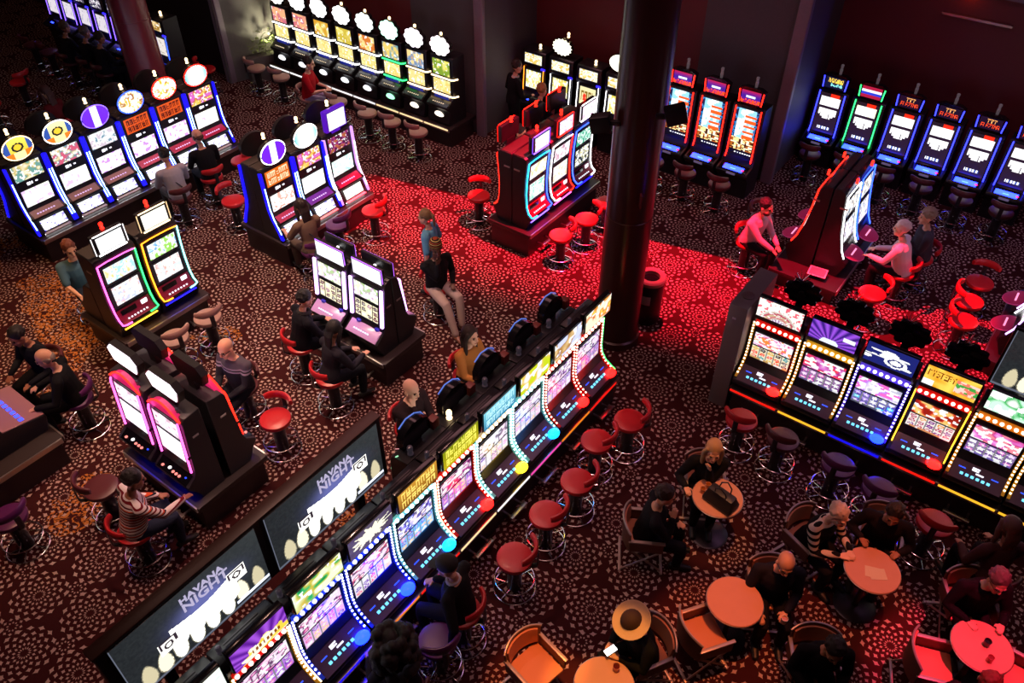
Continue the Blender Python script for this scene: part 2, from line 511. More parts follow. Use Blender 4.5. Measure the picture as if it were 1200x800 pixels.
def machine_round(label, X, Y, face, group, topper, glass, reel, belly, strip='deepblue', core='cyan', rim='white', boxtop=None, keyid=0, deckcol='#c01030', back=False, base=.5):
    """upright with two glasses, blue light guides down both sides and a round topper"""
    root = slot(label, X, Y, face, group)
    w = .335
    prof = [(.14, base), (.10, base+.04), (.13, .60), (.20, .76), (.16, .80), (.17, .84), (.30, .92), (.335, 1.0), (.355, 1.78), (.38, 1.82), (.60, 1.82), (.60, base)]
    cab = pm('cabinet', ('round_cab', base), CABTOP if back else BLACK, root, lambda bm: prism(bm, prof, -w, w, .008))
    pm('top_cover', ('round_top', base), CABTOP, cab, lambda bm: box(bm, -w+.01, w-.01, .39, .59, 1.815, 1.832, .006))
    screen(root, 'upper_glass', -.25, .25, (.342, 1.47), (.35, 1.75), dim(glass, .72), ('R', 'g', keyid), (34, 20))
    screen(root, 'reel_screen', -.25, .25, (.332, 1.0), (.338, 1.30), reel, ('R', 'r', keyid), (28, 18))
    for dk_, (dx0, dx1, dz0, dz1) in enumerate(((-.09, -.03, 1.36, 1.41), (-.015, .01, 1.365, 1.405), (.06, .10, 1.375, 1.395))):
        pm('credit_display', ('round_disp', dk_), glow('glow_display', '#f4f4ff', 1.5, False), root, lambda bm: box(bm, dx0, dx1, .334, .346, dz0, dz1))
    dk = pm('button_deck', ('round_deck', deckcol), mat('deck_'+deckcol, deckcol, .3), root, lambda bm: prism(bm, [(.165, .845), (.295, .925), (.30, .91), (.17, .83)], -.27, .27))
    for i in range(7):
        pm('play_button', 'rplay', glow('glow_rbtn', '#e8c8ff', 1.0, False), dk, lambda bm: box(bm, -.014, .014, -.012, .012, 0, .012, .003), loc=(-.17+.05*i, .215, .878))
    screen(root, 'belly_glass', -.22, .22, (.115, .585), (.182, .755), belly, ('R', 'b', keyid), (22, 10))
    pm('coin_tray', 'round_tray', WHITEPLASTIC, root, lambda bm: box(bm, -.24, .24, .05, .12, .535, .56, .008))
    path = [(.11, base+.05), (.15, .66), (.21, .80), (.27, .92), (.315, 1.1), (.335, 1.5), (.35, 1.77)]
    for sx in (-1, 1):
        sp = pm('light_guide', ('rguide', strip, sx, base), glow('guide_'+strip, GLOW[strip][0], 1.3), root,
                lambda bm: prism(bm, [(y-.03, z) for y, z in path]+[(y+.03, z) for y, z in path[::-1]], sx*w-.02, sx*w+.02))
        pm('light_core', ('rcore', core, sx, base), G_('white') if core == 'white' else glow('core_'+core, '#b8f0ff', 4), sp, lambda bm: tube(bm, [(sx*(w-.002), y-.035, z) for y, z in path[1:-1]], .011, 6))
    underglow(root, 'white', .11, base+.03, .24)
    if topper: topper_round(root, 2.03, .33, .245, .185, topper, rim, keyid)
    elif boxtop:
        tp = pm('topper', 'round_boxtop', glow('boxtop_purple', '#5a18c8', .8), root, lambda bm: [box(bm, -.25, .25, .32, .42, 1.86, 2.26, .03), box(bm, -.1, .1, .36, .42, 1.8, 1.9)])
        screen(tp, 'topper_face', -.20, .20, (.318, 1.90), (.318, 2.22), boxtop, ('R', 't', keyid), (22, 16))
    else:
        topper_round(root, 2.03, .33, .245, .185, None, rim, keyid, unlit=True)
    stack_light(root, 0, .5, 1.83 if back else 2.225 if not boxtop else 2.25, G_('warm') if not back else None)
    return settle(root, base)

def machine_halo(label, X, Y, face, group, led, art_hi, art_lo, boxart, keyid=0, oval=False, led2=None, depth=.575, deckcol='#7a1030', ug=None, frame=None, lean=0.0):
    """tall curved screen inside a glowing outline, lit header box above"""
    root = slot(label, X, Y, face, group)
    w = .335
    ly = lambda y, z: (y+lean*max(0, z-.80), z)
    prof = [(.16, .5), (.12, .62), (.06, .72), (.06, .76), (.15, .83), (.185, .95), (.20, 1.2), (.185, 1.5), (.15, 1.80), (.17, 1.88), (.22, 1.90), (depth, 1.90), (depth, .5)]
    if lean: prof = [ly(*p) if p[0] < .3 else p for p in prof]
    LK = lean
    cab = pm('cabinet', ('halo_cab', depth, lean), BLACK, root, lambda bm: prism(bm, prof, -w, w, .008))
    pm('top_cover', ('halo_top', depth, lean), CABTOP, cab, lambda bm: box(bm, -w+.01, w-.01, .24+lean, depth-.015, 1.895, 1.912, .006))
    for s in (-1, 1): pm('side_handle', ('halo_hdl', s), STEEL, cab, lambda bm: box(bm, s*(w+.002)-.006, s*(w+.002)+.006, .30, .42, 1.62, 1.65, .003))
    screen(root, 'upper_screen', -.27, .27, ly(.178, 1.42), ly(.146, 1.76), framed(art_hi, .8, .06, .08), ('H', 'hi', keyid), (32, 20))
    screen(root, 'lower_screen', -.27, .27, ly(.186, 1.0), ly(.182, 1.39), framed(art_lo, .8, .08, .10), ('H', 'lo', keyid), (32, 22))
    dk = pm('button_deck', ('halo_deck', deckcol, oval), glow('oval_deck_lit', '#a02050', .35) if oval else mat('deck_'+deckcol, deckcol, .3), root, lambda bm: prism(bm, [(.06, .765), (.145, .83), (.178, .95), (.19, .95), (.16, .82), (.07, .745)], -.27, .27) if not oval else
            lathe(bm, [(.20, 0), (.215, .012), (.21, .03), (.16, .036), (0.001, .036)], 28, (0, 0, 0)))
    if oval:
        dk.location = (0, .09, .80); dk.rotation_euler = (R(14), 0, 0)
        pm('deck_rim', 'halo_rim', glow('rim_pink', '#c04080', .4), dk, lambda bm: tube(bm, ringpts(.212, .02, 28), .006, 6, closed=True))
        for i in range(6):
            pm('play_button', 'hplay', glow('glow_hbtn', '#ff9ac8', 1.2, False), dk, lambda bm: box(bm, -.014, .014, -.014, .014, 0, .012, .003), loc=(-.1+.04*i, -.02, .034))
        pm('deck_neck', 'halo_neck', BLACK, dk, lambda bm: box(bm, -.1, .1, .05, .2, -.06, .005))
    else:
        for i in range(7):
            pm('play_button', 'hplay2', glow('glow_hbtn2', '#e8f0ff', 1.3, False), dk, lambda bm: box(bm, -.013, .013, -.012, .012, 0, .012, .003), loc=(-.16+.052*i, .10, .797)).rotation_euler = (R(36), 0, 0)
        pm('credit_display', 'hcred', glow('glow_display', '#f4f4ff', 1.5, False), dk, lambda bm: box(bm, -.2, -.13, .155, .168, .87, .92))
        pm('side_display', 'hcred2', glow('glow_display', '#f4f4ff', 1.5, False), dk, lambda bm: box(bm, .12, .22, .152, .165, .86, .93))
        pm('info_display', 'hinfo', BLACKG, dk, lambda bm: box(bm, -.22, .03, .15, .165, .855, .935))
    path = [ly(*p) for p in [(.05, .77), (.125, .83), (.165, .95), (.18, 1.2), (.165, 1.5), (.13, 1.80)]]
    ty = path[-1][0]
    for sx in (-1, 1):
        col = led if sx < 0 or not led2 else led2
        pm('light_tube', ('hl', sx, col, lean, oval), Gs(col), root, lambda bm: tube(bm, ([(sx*.16, .035, .755), (sx*.25, .038, .757)] if not oval else [])+[(sx*.305, y-.004, z) for y, z in (path[1:] if oval else path)], .0125, 7), label='glowing %s edge tube' % col)
    pm('light_tube', ('hlt', led, lean), Gs(led), root, lambda bm: tube(bm, [(-.305, ty, 1.80), (-.15, ty-.002, 1.815), (.15, ty-.002, 1.815), (.305, ty, 1.80)], .009, 6))
    if boxart:
        frame = frame or led
        tp = pm('header_box', 'halo_box', BLACK, root, lambda bm: [box(bm, -.25, .25, .10, .19, 1.97, 2.27, .02), box(bm, -.12, .12, .13, .2, 1.88, 1.99)])
        screen(tp, 'header_glass', -.20, .20, (.097, 2.0), (.097, 2.24), boxart, ('H', 'bx', keyid), (24, 16))
        for hz0, hz1 in ((1.955, 1.975), (2.262, 2.275)):
            pm('header_bar', ('halo_bar', frame, hz0), Gs(frame), tp, lambda bm: box(bm, -.22, .22, .09, .105, hz0, hz1, .004))
        for s in (-1, 1):
            pm('header_edge', ('halo_edge', frame, s), glow('edge_'+frame, GLOW[frame][0], 1.2), tp, lambda bm: tube(bm, [(s*.25, .105, 1.98), (s*.25, .10, 2.26)], .008, 6))
        stack_light(root, .0, .2, 2.27, G_('red'))
    else:
        stack_light(root, .0, .35, 1.91, Gs('red'), .8)
    if ug: underglow(root, ug, .09, .66, .28)
    return settle(root, .5)

def machine_slant(label, X, Y, face, group, hdr, hi, lo, keyid=0, led='lilac', deck='#c9a0dc'):
    """slant machine with a wide pale deck, two stacked screens and a plain lit header"""
    root = slot(label, X, Y, face, group)
    w = .335
    prof = [(.14, .5), (.07, .66), (.02, .74), (.02, .79), (.19, .90), (.22, .97), (.30, 1.62), (.33, 1.70), (.44, 1.74), (.445, .5)]
    cab = pm('cabinet', 'slant_cab', BLACK, root, lambda bm: prism(bm, prof, -w, w, .008))
    for s in (-1, 1): pm('service_plate', ('slant_srv', s), STEEL, cab, lambda bm: box(bm, s*(w+.001)-.004, s*(w+.001)+.004, .30, .39, 1.30, 1.33, .002))
    pm('header_rim', 'slant_rim', glow('hdr_lilac', '#b060ff', 2.2), hb_later(root), lambda bm: tube(bm, [(-.285, .338, 1.66), (-.285, .338, 1.92), (.285, .338, 1.92), (.285, .338, 1.66)], .007, 6)) if False else None
    screen(root, 'upper_screen', -.26, .24, (.262, 1.33), (.292, 1.60), framed(hi, .85), ('S', 'hi', keyid), (32, 18))
    screen(root, 'lower_screen', -.26, .24, (.222, 1.0), (.258, 1.30), framed(lo, .85), ('S', 'lo', keyid), (32, 20))
    hb = pm('header_box', 'slant_hdr', BLACK, root, lambda bm: [box(bm, -.29, .29, .335, .38, 1.655, 1.93, .008), box(bm, -.05, .05, .37, .42, 1.6, 1.8)])
    screen(hb, 'header_glass', -.275, .275, (.333, 1.67), (.333, 1.915), hdr, ('S', 'h', keyid), (26, 12))
    dk = pm('button_deck', ('slant_deck', deck), mat('deckpale_'+deck, deck, .25), root, lambda bm: prism(bm, [(.015, .80), (.185, .912), (.20, .90), (.03, .775)], -.30, .30, .004))
    for i in range(7):
        pm('play_button', 'splay', glow('glow_sbtn', '#f0f0ff', 1.3, False), dk, lambda bm: box(bm, -.013, .013, -.01, .01, 0, .012, .003), loc=(-.17+.045*i, .085, .845)).rotation_euler = (R(33), 0, 0)
    for sx in (-.17, .2):
        pm('deck_knob', 'sknob', glow('glow_knob', '#3a30c0', .5), dk, lambda bm: ell(bm, (0, 0, 0), (.045, .03, .02), seg=14), loc=(sx, .19, .925))
    for sx in (-1, 1):
        pm('light_panel', ('sl', sx, led), Gs(led), root, lambda bm: prism(bm, [(.18, .99), (.255, 1.62), (.285, 1.62), (.215, .99)], sx*.30-.028, sx*.30+.028, .006), label='tall glowing lilac side light')
    pm('header_rim', 'slant_rim', glow('hdr_lilac', '#b060ff', 2.2), hb, lambda bm: tube(bm, [(-.285, .336, 1.66), (-.285, .336, 1.92), (.285, .336, 1.92), (.285, .336, 1.66)], .007, 6))
    underglow(root, 'deepblue', .07, .69, .26)
    stack_light(root, 0, .41, 1.74, G_('white'), .8)
    return settle(root, .5)

def machine_hex(label, X, Y, face, group, hi, lo, keyid=0, led='pink', lit=True):
    """slim upright with arched pink marquee and a tilted six-sided topper"""
    root = slot(label, X, Y, face, group)
    w = .335
    prof = [(.17, .5), (.10, .68), (.02, .75), (.02, .80), (.15, .88), (.18, .96), (.235, 1.74), (.27, 1.80), (.49, 1.82), (.495, .5)]
    cab = pm('cabinet', 'hex_cab', mat('slate_cabinet', (.04, .038, .048), .4, bump=.05, scale=60), root, lambda bm: prism(bm, prof, -w, w, .008))
    for s in (-1, 1):
        pm('side_slot', ('hex_slot', s), WHITEPLASTIC, cab, lambda bm: box(bm, s*(w+.001)-.004, s*(w+.001)+.004, .30, .38, 1.46, 1.49, .002))
        pm('side_lock', ('hex_lock', s), DARKMETAL, cab, lambda bm: box(bm, s*(w+.001)-.004, s*(w+.001)+.004, .15, .2, 1.2, 1.24, .002))
    screen(root, 'upper_screen', -.23, .23, (.208, 1.46), (.226, 1.70), hi, ('X', 'hi', keyid), (26, 14))
    screen(root, 'lower_screen', -.23, .23, (.178, 1.08), (.202, 1.42), lo, ('X', 'lo', keyid), (26, 18))
    for sx in (-1, 1):
        pm('light_tube', ('xl', sx, led), Gs(led), root, lambda bm: tube(bm, [(sx*.29, .15, .95), (sx*.285, .2, 1.68), (sx*.27, .21, 1.74)], .013, 7), label='glowing pink edge tube')
    ar = [(-.3+.6*i/12, 1.75+.17*math.sin(PI*i/12)) for i in range(13)]
    mq = pm('arched_marquee', ('xarch', led), glow('arch_pink', '#d02060', .9), root, lambda bm: plate(bm, ar+[(.3, 1.72), (-.3, 1.72)], .235, .30))
    pm('marquee_rim', ('xrim', led), Gs('red'), mq, lambda bm: tube(bm, [(x, .23, z+.005) for x, z in ar], .013, 6))
    hx = [(-.30, 2.15), (-.21, 2.25), (.21, 2.25), (.30, 2.15), (.24, 1.97), (-.24, 1.97)]
    tp = pm('topper', 'xtop', BLACK, root, lambda bm: [plate(bm, hx, .33, .42), box(bm, -.07, .07, .36, .42, 1.8, 1.99)])
    if lit:
        pm('topper_face', 'xface', glow('hex_white', '#fff0ff', 2.4), tp, lambda bm: plate(bm, [(x*.93, 2.11+(z-2.11)*.9) for x, z in hx], .318, .335))
    dk = pm('button_deck', 'xdeck', BLACKG, root, lambda bm: prism(bm, [(.02, .806), (.15, .888), (.16, .87), (.03, .78)], -.29, .29))
    for i, (x, y, c, r) in enumerate([(-.2, .04, 'red', .02), (-.08, .06, 'white', .024), (.0, .045, 'red', .02), (.06, .045, 'red', .02), (.12, .045, 'red', .02), (.22, .07, 'blue', .012)]):
        pm('play_button', ('xb', c, r), glow('xbtn_'+c, '#ff8a80' if c == 'red' else GLOW[c][0], 1.4, False), dk, lambda bm: ell(bm, (0, 0, 0), (r, r, .012), seg=12), loc=(x, y+.02, .815+(y+.0)*.62))
    underglow(root, 'deepblue', .07, .70, .26)
    stack_light(root, .2, .3, 1.82, None, .7)
    return settle(root, .5)

def cloud_pts(rx, rz_, z, n=11, m=6, amp=.10):
    pts = []
    for i in range(n*m):
        a = 2*PI*i/(n*m); s = 1+amp*abs(math.sin(a*n/2))-.4*amp
        pts.append((rx*s*math.cos(a), z+rz_*s*math.sin(a)))
    return pts
def machine_cloud(label, X, Y, face, group, hi, lo, bar='warm', belly='#fff2e0', cloud='#ffffff', keyid=0, lit=True, base=.45, shape='cloud'):
    """stepper with two glasses, light bars that stick out under each, lit oval belly and a cloud topper"""
    root = slot(label, X, Y, face, group)
    w = .30
    prof = [(.10, base), (.08, .50), (.14, .76), (.05, .84), (.05, .88), (.22, .96), (.27, 1.02), (.28, 1.84), (.30, 1.87), (.66, 1.87), (.66, base)]
    pm('cabinet', ('cloud_cab', base), BLACK, root, lambda bm: prism(bm, prof, -w, w, .008))
    if lit:
        screen(root, 'upper_glass', -.25, .25, (.272, 1.45), (.276, 1.82), framed(hi, .8), ('C', 'hi', keyid), (22, 16))
        screen(root, 'lower_glass', -.25, .25, (.268, 1.08), (.272, 1.40), framed(lo, .85), ('C', 'lo', keyid), (22, 16))
        for z in (1.425, 1.05):
            pm('light_bar', ('cbar', bar, z), Gs(bar), root, lambda bm: tube(bm, [(-.27, .25, z), (.27, .25, z), (.33, .27, z+.01), (.36, .36, z+.01)], .016, 7))
        pm('belly_light', ('cbelly', belly), glow('belly_'+belly, belly, 2.0), root, lambda bm: ell(bm, (0, .115, .64), (.13, .012, .085), seg=20))
        pm('info_display', 'cinfo', glow('glow_cinfo', '#2030a0', .6, False), root, lambda bm: box(bm, -.2, .2, .225, .25, .97, 1.03))
        dk = pm('button_deck', 'cdeck', BLACKG, root, lambda bm: prism(bm, [(.05, .885), (.22, .965), (.225, .95), (.06, .865)], -.27, .27))
        for i in range(6):
            pm('play_button', 'cplay', glow('glow_cbtn', '#ffe8c0', .9, False), dk, lambda bm: box(bm, -.012, .012, -.01, .01, 0, .012, .003), loc=(-.15+.055*i, .12, .918))
        pm('pull_lever', 'clever', CHROME, root, lambda bm: [tube(bm, [(.30, .2, .92), (.33, .17, .98), (.335, .1, 1.08)], .008, 6), ell(bm, (.335, .09, 1.095), (.02, .02, .02), seg=10)])
    if shape == 'cloud':
        tp = pm('topper', 'ctop', BLACK, root, lambda bm: [plate(bm, cloud_pts(.26, .20, 2.09, 9, 8, .16), .26, .34), box(bm, -.05, .05, .28, .34, 1.85, 1.95)])
        if lit: pm('topper_face', ('cface', cloud), glow('cloud_'+cloud, cloud, 3.0), tp, lambda bm: plate(bm, cloud_pts(.24, .185, 2.09, 9, 8, .16), .245, .262))
    elif shape == 'oval':
        tp = pm('topper', 'cotop', BLACK, root, lambda bm: [plate(bm, [(.25*math.cos(2*PI*i/24), 2.1+.17*math.sin(2*PI*i/24)) for i in range(24)], .26, .34), box(bm, -.05, .05, .28, .34, 1.85, 1.97)])
        pm('topper_face', 'coface', glow('cloud_'+cloud, cloud, 3.0), tp, lambda bm: plate(bm, [(.23*math.cos(2*PI*i/24), 2.1+.15*math.sin(2*PI*i/24)) for i in range(24)], .245, .262))
    sl = stack_light(root, 0, .32, 2.25 if shape != 'none' else 1.87, G_('warm') if lit else None)
    if not lit:
        pm('antenna', 'cant', CHROME, root, lambda bm: [tube(bm, [(.0, .36, 2.2), (.09*math.cos(a), .36+.05*math.sin(a), 2.4)], .004, 5) for a in (0, .9, 1.8, 2.7, 3.6)])
        pm('back_panel', 'cback', DARKMETAL, root, lambda bm: box(bm, -.24, .24, .655, .668, .9, 1.75, .004))
    return settle(root, base)

def machine_wall(label, X, Y, face, group, hdr, scr, led, keyid=0, hdr_led=None, tall=1.53, lo=.67, topz=(1.60, 1.90), arm=False):
    """slim wall machine on its own pedestal: long screen between two lit edges, small header, blue lit deck"""
    root = slot(label, X, Y, face, group)
    w = .32
    prof = [(.10, 0), (.10, .40), (-.02, .50), (-.05, .56), (-.02, .60), (.20, .64), (.235, lo), (.26, tall), (.28, tall+.03), (.62, tall+.03), (.62, 0)]
    pm('cabinet', ('wall_cab', lo, tall), BLACK, root, lambda bm: prism(bm, prof, -w, w, .008))
    screen(root, 'long_screen', -.225, .225, (.228, lo+.02), (.25, tall-.02), scr, ('W', 's', keyid), (28, 44))
    for sx in (-1, 1):
        pm('light_tube', ('wl', sx, led, lo, tall), Gs(led), root, lambda bm: tube(bm, [(sx*.265, .19, lo-.02), (sx*.26, .222, lo+.1), (sx*.252, .244, tall)], .0125, 6), label='glowing %s edge tube' % led)
    z0, z1 = topz
    hb = pm('header_box', ('wall_hdr', z0), BLACKG, root, lambda bm: [plate(bm, [(-.235, z0), (.235, z0), (.255, z1-.05), (.15, z1), (-.15, z1), (-.255, z1-.05)], .24, .36), box(bm, -.12, .12, .28, .36, z0-.08, z0+.02)])
    screen(hb, 'header_glass', -.19, .19, (.236, z0+.03), (.236, z1-.05), hdr, ('W', 'h', keyid), (42, 18))
    hl = hdr_led or led
    for sx in (-1, 1):
        pm('header_tube', ('wht', sx, hl, z0), Gs(hl), hb, lambda bm: tube(bm, [(sx*.22, .23, z0+.02), (sx*.235, .23, z1-.06)], .012, 6))
    dk = pm('button_deck', 'wall_deck', BLACKG, root, lambda bm: prism(bm, [(-.03, .59), (-.02, .606), (.19, .646), (.2, .63), (0, .58)], -.28, .28))
    pm('deck_glow', 'wall_dl', glow('deck_blue', '#0206c0', .22), dk, lambda bm: prism(bm, [(-.015, .598), (-.01, .611), (.13, .637), (.14, .625)], -.20, .20))  # glowing panel puts the core's blue spill of light onto the deck
    pm('deck_core', 'wall_dc', glow('deck_core', '#2a48ff', 16), dk, lambda bm: box(bm, -.06, .05, .035, .05, .615, .628))
    underglow(root, 'deepblue', -.01, .535, .2)
    pm('deck_button', 'wall_db', glow('deck_red', '#ff2030', 2.5, False), dk, lambda bm: ell(bm, (.19, .06, .62), (.03, .025, .014), seg=12))
    pm('mini_panel', 'wall_mp', glow('mini_panel', '#8a7aa8', .35, False), dk, lambda bm: box(bm, -.09, .09, -.052, -.03, .535, .575))
    # stacked candle
    pm('stack_light', 'wall_candle', glow('candle_pale', '#988890', .18, False), root, lambda bm: lathe(bm, [(.026, 0), (.026, .05), (.03, .055), (.03, .10), (.024, .105), (.024, .15), (.03, .155), (.028, .19), (.01, .2)], 10), loc=(.03, .32, z1))
    return settle(root, 0)

def machine_plain(label, X, Y, face, group, hdr, scr, low, keyid=0, cloud=None, edge='orange', base=0.0, dz=0.0):
    """plain upright: header glass, one screen, small lower glass"""
    root = slot(label, X, Y, face, group)
    w = .30
    prof = [(.08, base), (.08, .46+dz), (-.06, .56+dz), (-.06, .60+dz), (.16, .68+dz), (.22, .76+dz), (.25, 1.30+dz), (.22, 1.36+dz), (.23, 1.66+dz), (.27, 1.69+dz), (.62, 1.69+dz), (.62, base)]
    pm('cabinet', ('plain_cab', base, dz), BLACK, root, lambda bm: prism(bm, prof, -w, w, .008))
    screen(root, 'header_glass', -.24, .24, (.217, 1.40+dz), (.224, 1.64+dz), framed(hdr, .8), ('P', 'h', keyid), (24, 12))
    screen(root, 'main_screen', -.21, .21, (.222, .84+dz), (.243, 1.26+dz), framed(scr, .8), ('P', 's', keyid), (24, 20))
    for sx in (-1, 1):
        pm('light_tube', ('pl', sx, edge, dz), Gs(edge), root, lambda bm: tube(bm, [(sx*.255, .19, .76+dz), (sx*.255, .228, 1.3+dz)], .008, 6))
    screen(root, 'lower_glass', -.17, .17, (.07, .50+dz), (-.045, .575+dz), low, ('P', 'l', keyid), (12, 4))
    dk = pm('button_deck', ('plain_deck', dz), BLACKG, root, lambda bm: prism(bm, [(-.06, .606+dz), (.16, .688+dz), (.165, .67+dz), (-.05, .585+dz)], -.27, .27))
    pm('deck_glow', ('plain_dl', dz), glow('deck_blue', '#1828ff', 16), dk, lambda bm: box(bm, -.05, .05, .04, .07, .645+dz, .66+dz))
    pm('side_lamp', ('plain_sl', dz), glow('side_blue', '#2a20ff', 3), root, lambda bm: box(bm, .20, .30, .20, .24, 1.315+dz, 1.355+dz, .01))
    if cloud:
        f = cloud_pts if cloud == 'burst' else None
        pts = [(.22*(1+.09*math.cos(16*2*PI*i/64))*math.cos(2*PI*i/64), 1.93+.16*(1+.09*math.cos(16*2*PI*i/64))*math.sin(2*PI*i/64)) for i in range(64)] if cloud == 'burst' else [(.24*math.cos(2*PI*i/32), 1.93+.17*math.sin(2*PI*i/32)) for i in range(32)]
        tp = pm('topper', ('ptop', cloud), BLACK, root, lambda bm: [plate(bm, [(x*1.08, 1.93+(z-1.93)*1.08) for x, z in pts], .25, .33), box(bm, -.05, .05, .27, .33, 1.66, 1.8)])
        pm('topper_face', ('pface', cloud), glow('cloud_cream', '#fffbe0', 2.6), tp, lambda bm: plate(bm, pts, .235, .252))
    stack_light(root, .05, .4, (2.1 if cloud else 1.69)+dz, G_('warm'))
    return settle(root, base)

def machine_rear(label, X, Y, face, group, kind='hump', keyid=0, rim='blue'):
    """curved player's machine on the far side of a bank, seen from behind and above"""
    root = slot(label, X, Y, face, group)
    w = .342
    prof = [(.08, .5), (.0, .62), (.0, .68), (.23, .81), (.29, .92), (.31, 1.50), (.33, 1.60), (.58, 1.62), (.58, .5)]
    pm('cabinet', 'rear_cab', BLACK, root, lambda bm: prism(bm, prof, -w, w, .008))
    screen(root, 'main_screen', -.27, .27, (.286, .94), (.303, 1.46), art_white(3, '#fff4e0', '#ff90c0'), ('Z', 's'), (16, 14))
    # hump backed header
    hp = [(-.24, 1.64), (-.24, 1.74), (-.19, 1.85), (-.09, 1.92), (.05, 1.94), (.17, 1.88), (.23, 1.78), (.23, 1.64)]
    hd = pm('header', 'rear_hump', BLACKG, root, lambda bm: [plate(bm, hp, .33, .43), box(bm, -.08, .08, .36, .42, 1.56, 1.66)])
    pm('header_rim', ('rear_rim', rim), glow('rim_'+rim, '#5a80e0' if rim == 'blue' else GLOW[rim][0], .8, False), hd, lambda bm: tube(bm, [(x*1.02, .325, z+.01) for x, z in hp[1:-2]], .008, 6))
    pm('side_rim', ('rear_rim2',), glow('rim_green', '#a8ffc8', 1.0, False), root, lambda bm: tube(bm, [(.335, .30, 1.35), (.33, .34, 1.55), (.32, .42, 1.64)], .008, 6))
    pm('speaker_box', 'rear_box', mat('box_red_wood', (.16, .03, .02), .4), root, lambda bm: box(bm, -.33, -.22, .38, .48, 1.62, 1.76, .008))
    stack_light(root, .2, .5, 1.62, G_('warm') if keyid == 3 else None, 1.25)
    return settle(root, .5)

def machine_low(label, X, Y, face, group, kind='cloud'):
    """low slant top seen from behind, its scalloped topper on a stalk with a spidery antenna"""
    root = slot(label, X, Y, face, group)
    w = .33
    prof = [(.10, .5), (.02, .66), (.02, .70), (.16, .80), (.36, 1.18), (.42, 1.22), (.58, 1.22), (.58, .5)]
    pm('cabinet', 'low_cab', BLACK, root, lambda bm: prism(bm, prof, -w, w, .008))
    screen(root, 'main_screen', -.25, .25, (.168, .83), (.345, 1.16), art_white(3, '#fff4e0', '#ff90c0'), ('LZ',), (14, 10))
    if kind == 'box':
        tp = pm('topper', 'low_boxtop', mat('box_plum', (.09, .02, .07), .4), root, lambda bm: box(bm, -.14, .14, .36, .50, 1.20, 1.36, .012))
        pm('topper_light', 'low_boxlight', glow('low_white', '#ffffff', 2.0, False), tp, lambda bm: box(bm, -.20, -.15, .44, .48, 1.215, 1.235, .004))
        return settle(root, .5)
    tp = pm('topper', 'low_top', BLACKG, root, lambda bm: [plate(bm, cloud_pts(.23, .165, 1.94, 9, 8, .22), .50, .57), box(bm, -.05, .05, .51, .56, 1.2, 1.8)])
    pm('topper_boss', 'low_boss', DARKMETAL, tp, lambda bm: [lathe_y(bm, .05, .57, .60, 1.93)])
    pm('antenna', 'low_ant', CHROME, root, lambda bm: [tube(bm, [(.06, .535, 2.08), (.06+.10*math.cos(a), .535+.05*math.sin(a*1.7), 2.08+.16*abs(math.sin(a))+.05)], .007, 5) for a in (.1, .7, 1.3, 1.9, 2.5, 3.0)])
    return settle(root, .5)
def lathe_y(bm, r, y0, y1, z):
    plate(bm, [(r*math.cos(2*PI*i/16), z+r*math.sin(2*PI*i/16)) for i in range(16)], y0, y1)

# ------------------------------------------------------------------ furniture
def bank_plinth(label, X0, X1, Y0, Y1, fronts, h=.47, rail='gold', feet=(), lights=()):
    """continuous dark base of a bank; fronts lists the sides with a steel edge rail"""
    root = thing('bank_plinth', label, 'plinth', ((X0+X1)/2, (Y0+Y1)/2, 0))
    dx, dy = (X1-X0)/2, (Y1-Y0)/2
    bm = bmesh.new(); box(bm, -dx+.05, dx-.05, -dy+.05, dy-.05, 0, h-.02)
    link('carcass', bm, PLINTH, root)
    bm = bmesh.new(); box(bm, -dx, dx, -dy, dy, h-.05, h+.03, .012); link('shelf', bm, PLINTH, root)
    for f in fronts:
        bm = bmesh.new()
        if f == '+x': box(bm, dx-.005, dx+.018, -dy+.03, dy-.03, h-.05, h+.03, .006)
        if f == '-x': box(bm, -dx-.018, -dx+.005, -dy+.03, dy-.03, h-.05, h+.03, .006)
        if f == '-y': box(bm, -dx+.03, dx-.03, -dy-.018, -dy+.005, h-.05, h+.03, .006)
        if f == '+y': box(bm, -dx+.03, dx-.03, dy-.005, dy+.018, h-.05, h+.03, .006)
        link('edge_rail', bm, STEEL, root)
    for f, c, col in lights:   # glowing strips stand in for machine light falling on the rail
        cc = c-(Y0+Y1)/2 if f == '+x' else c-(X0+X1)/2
        pm('rail_spill_glow', ('rl', f, col, round(dx if f == '+x' else dy, 3), h), glow('rail_lit_'+col, GLOW[col][0], 1.3 if col in ('white', 'warm', 'gold', 'cyan') else 1.0), root, lambda bm: box(bm, dx+.012, dx+.024, -.335, .335, h-.012, h+.022, .003) if f == '+x' else box(bm, -.335, .335, -dy-.024, -dy-.012, h-.012, h+.022, .003), loc=(0, cc, 0) if f == '+x' else (cc, 0, 0), label='rail edge with %s machine light put in' % col)
    for f, c in feet:      # footrest bars, c = world coordinate along the side
        bm = bmesh.new()
        if f == '+x': box(bm, dx+.06, dx+.12, c-(Y0+Y1)/2-.16, c-(Y0+Y1)/2+.16, .17, .20, .008); [box(bm, dx-.06, dx+.08, c-(Y0+Y1)/2+s*.12-.012, c-(Y0+Y1)/2+s*.12+.012, .16, .18) for s in (-1, 1)]
        if f == '-y': box(bm, c-(X0+X1)/2-.16, c-(X0+X1)/2+.16, -dy-.12, -dy-.06, .17, .20, .008); [box(bm, c-(X0+X1)/2+s*.12-.012, c-(X0+X1)/2+s*.12+.012, -dy-.08, -dy+.06, .16, .18) for s in (-1, 1)]
        link('footrest', bm, STEEL, root)
    return root

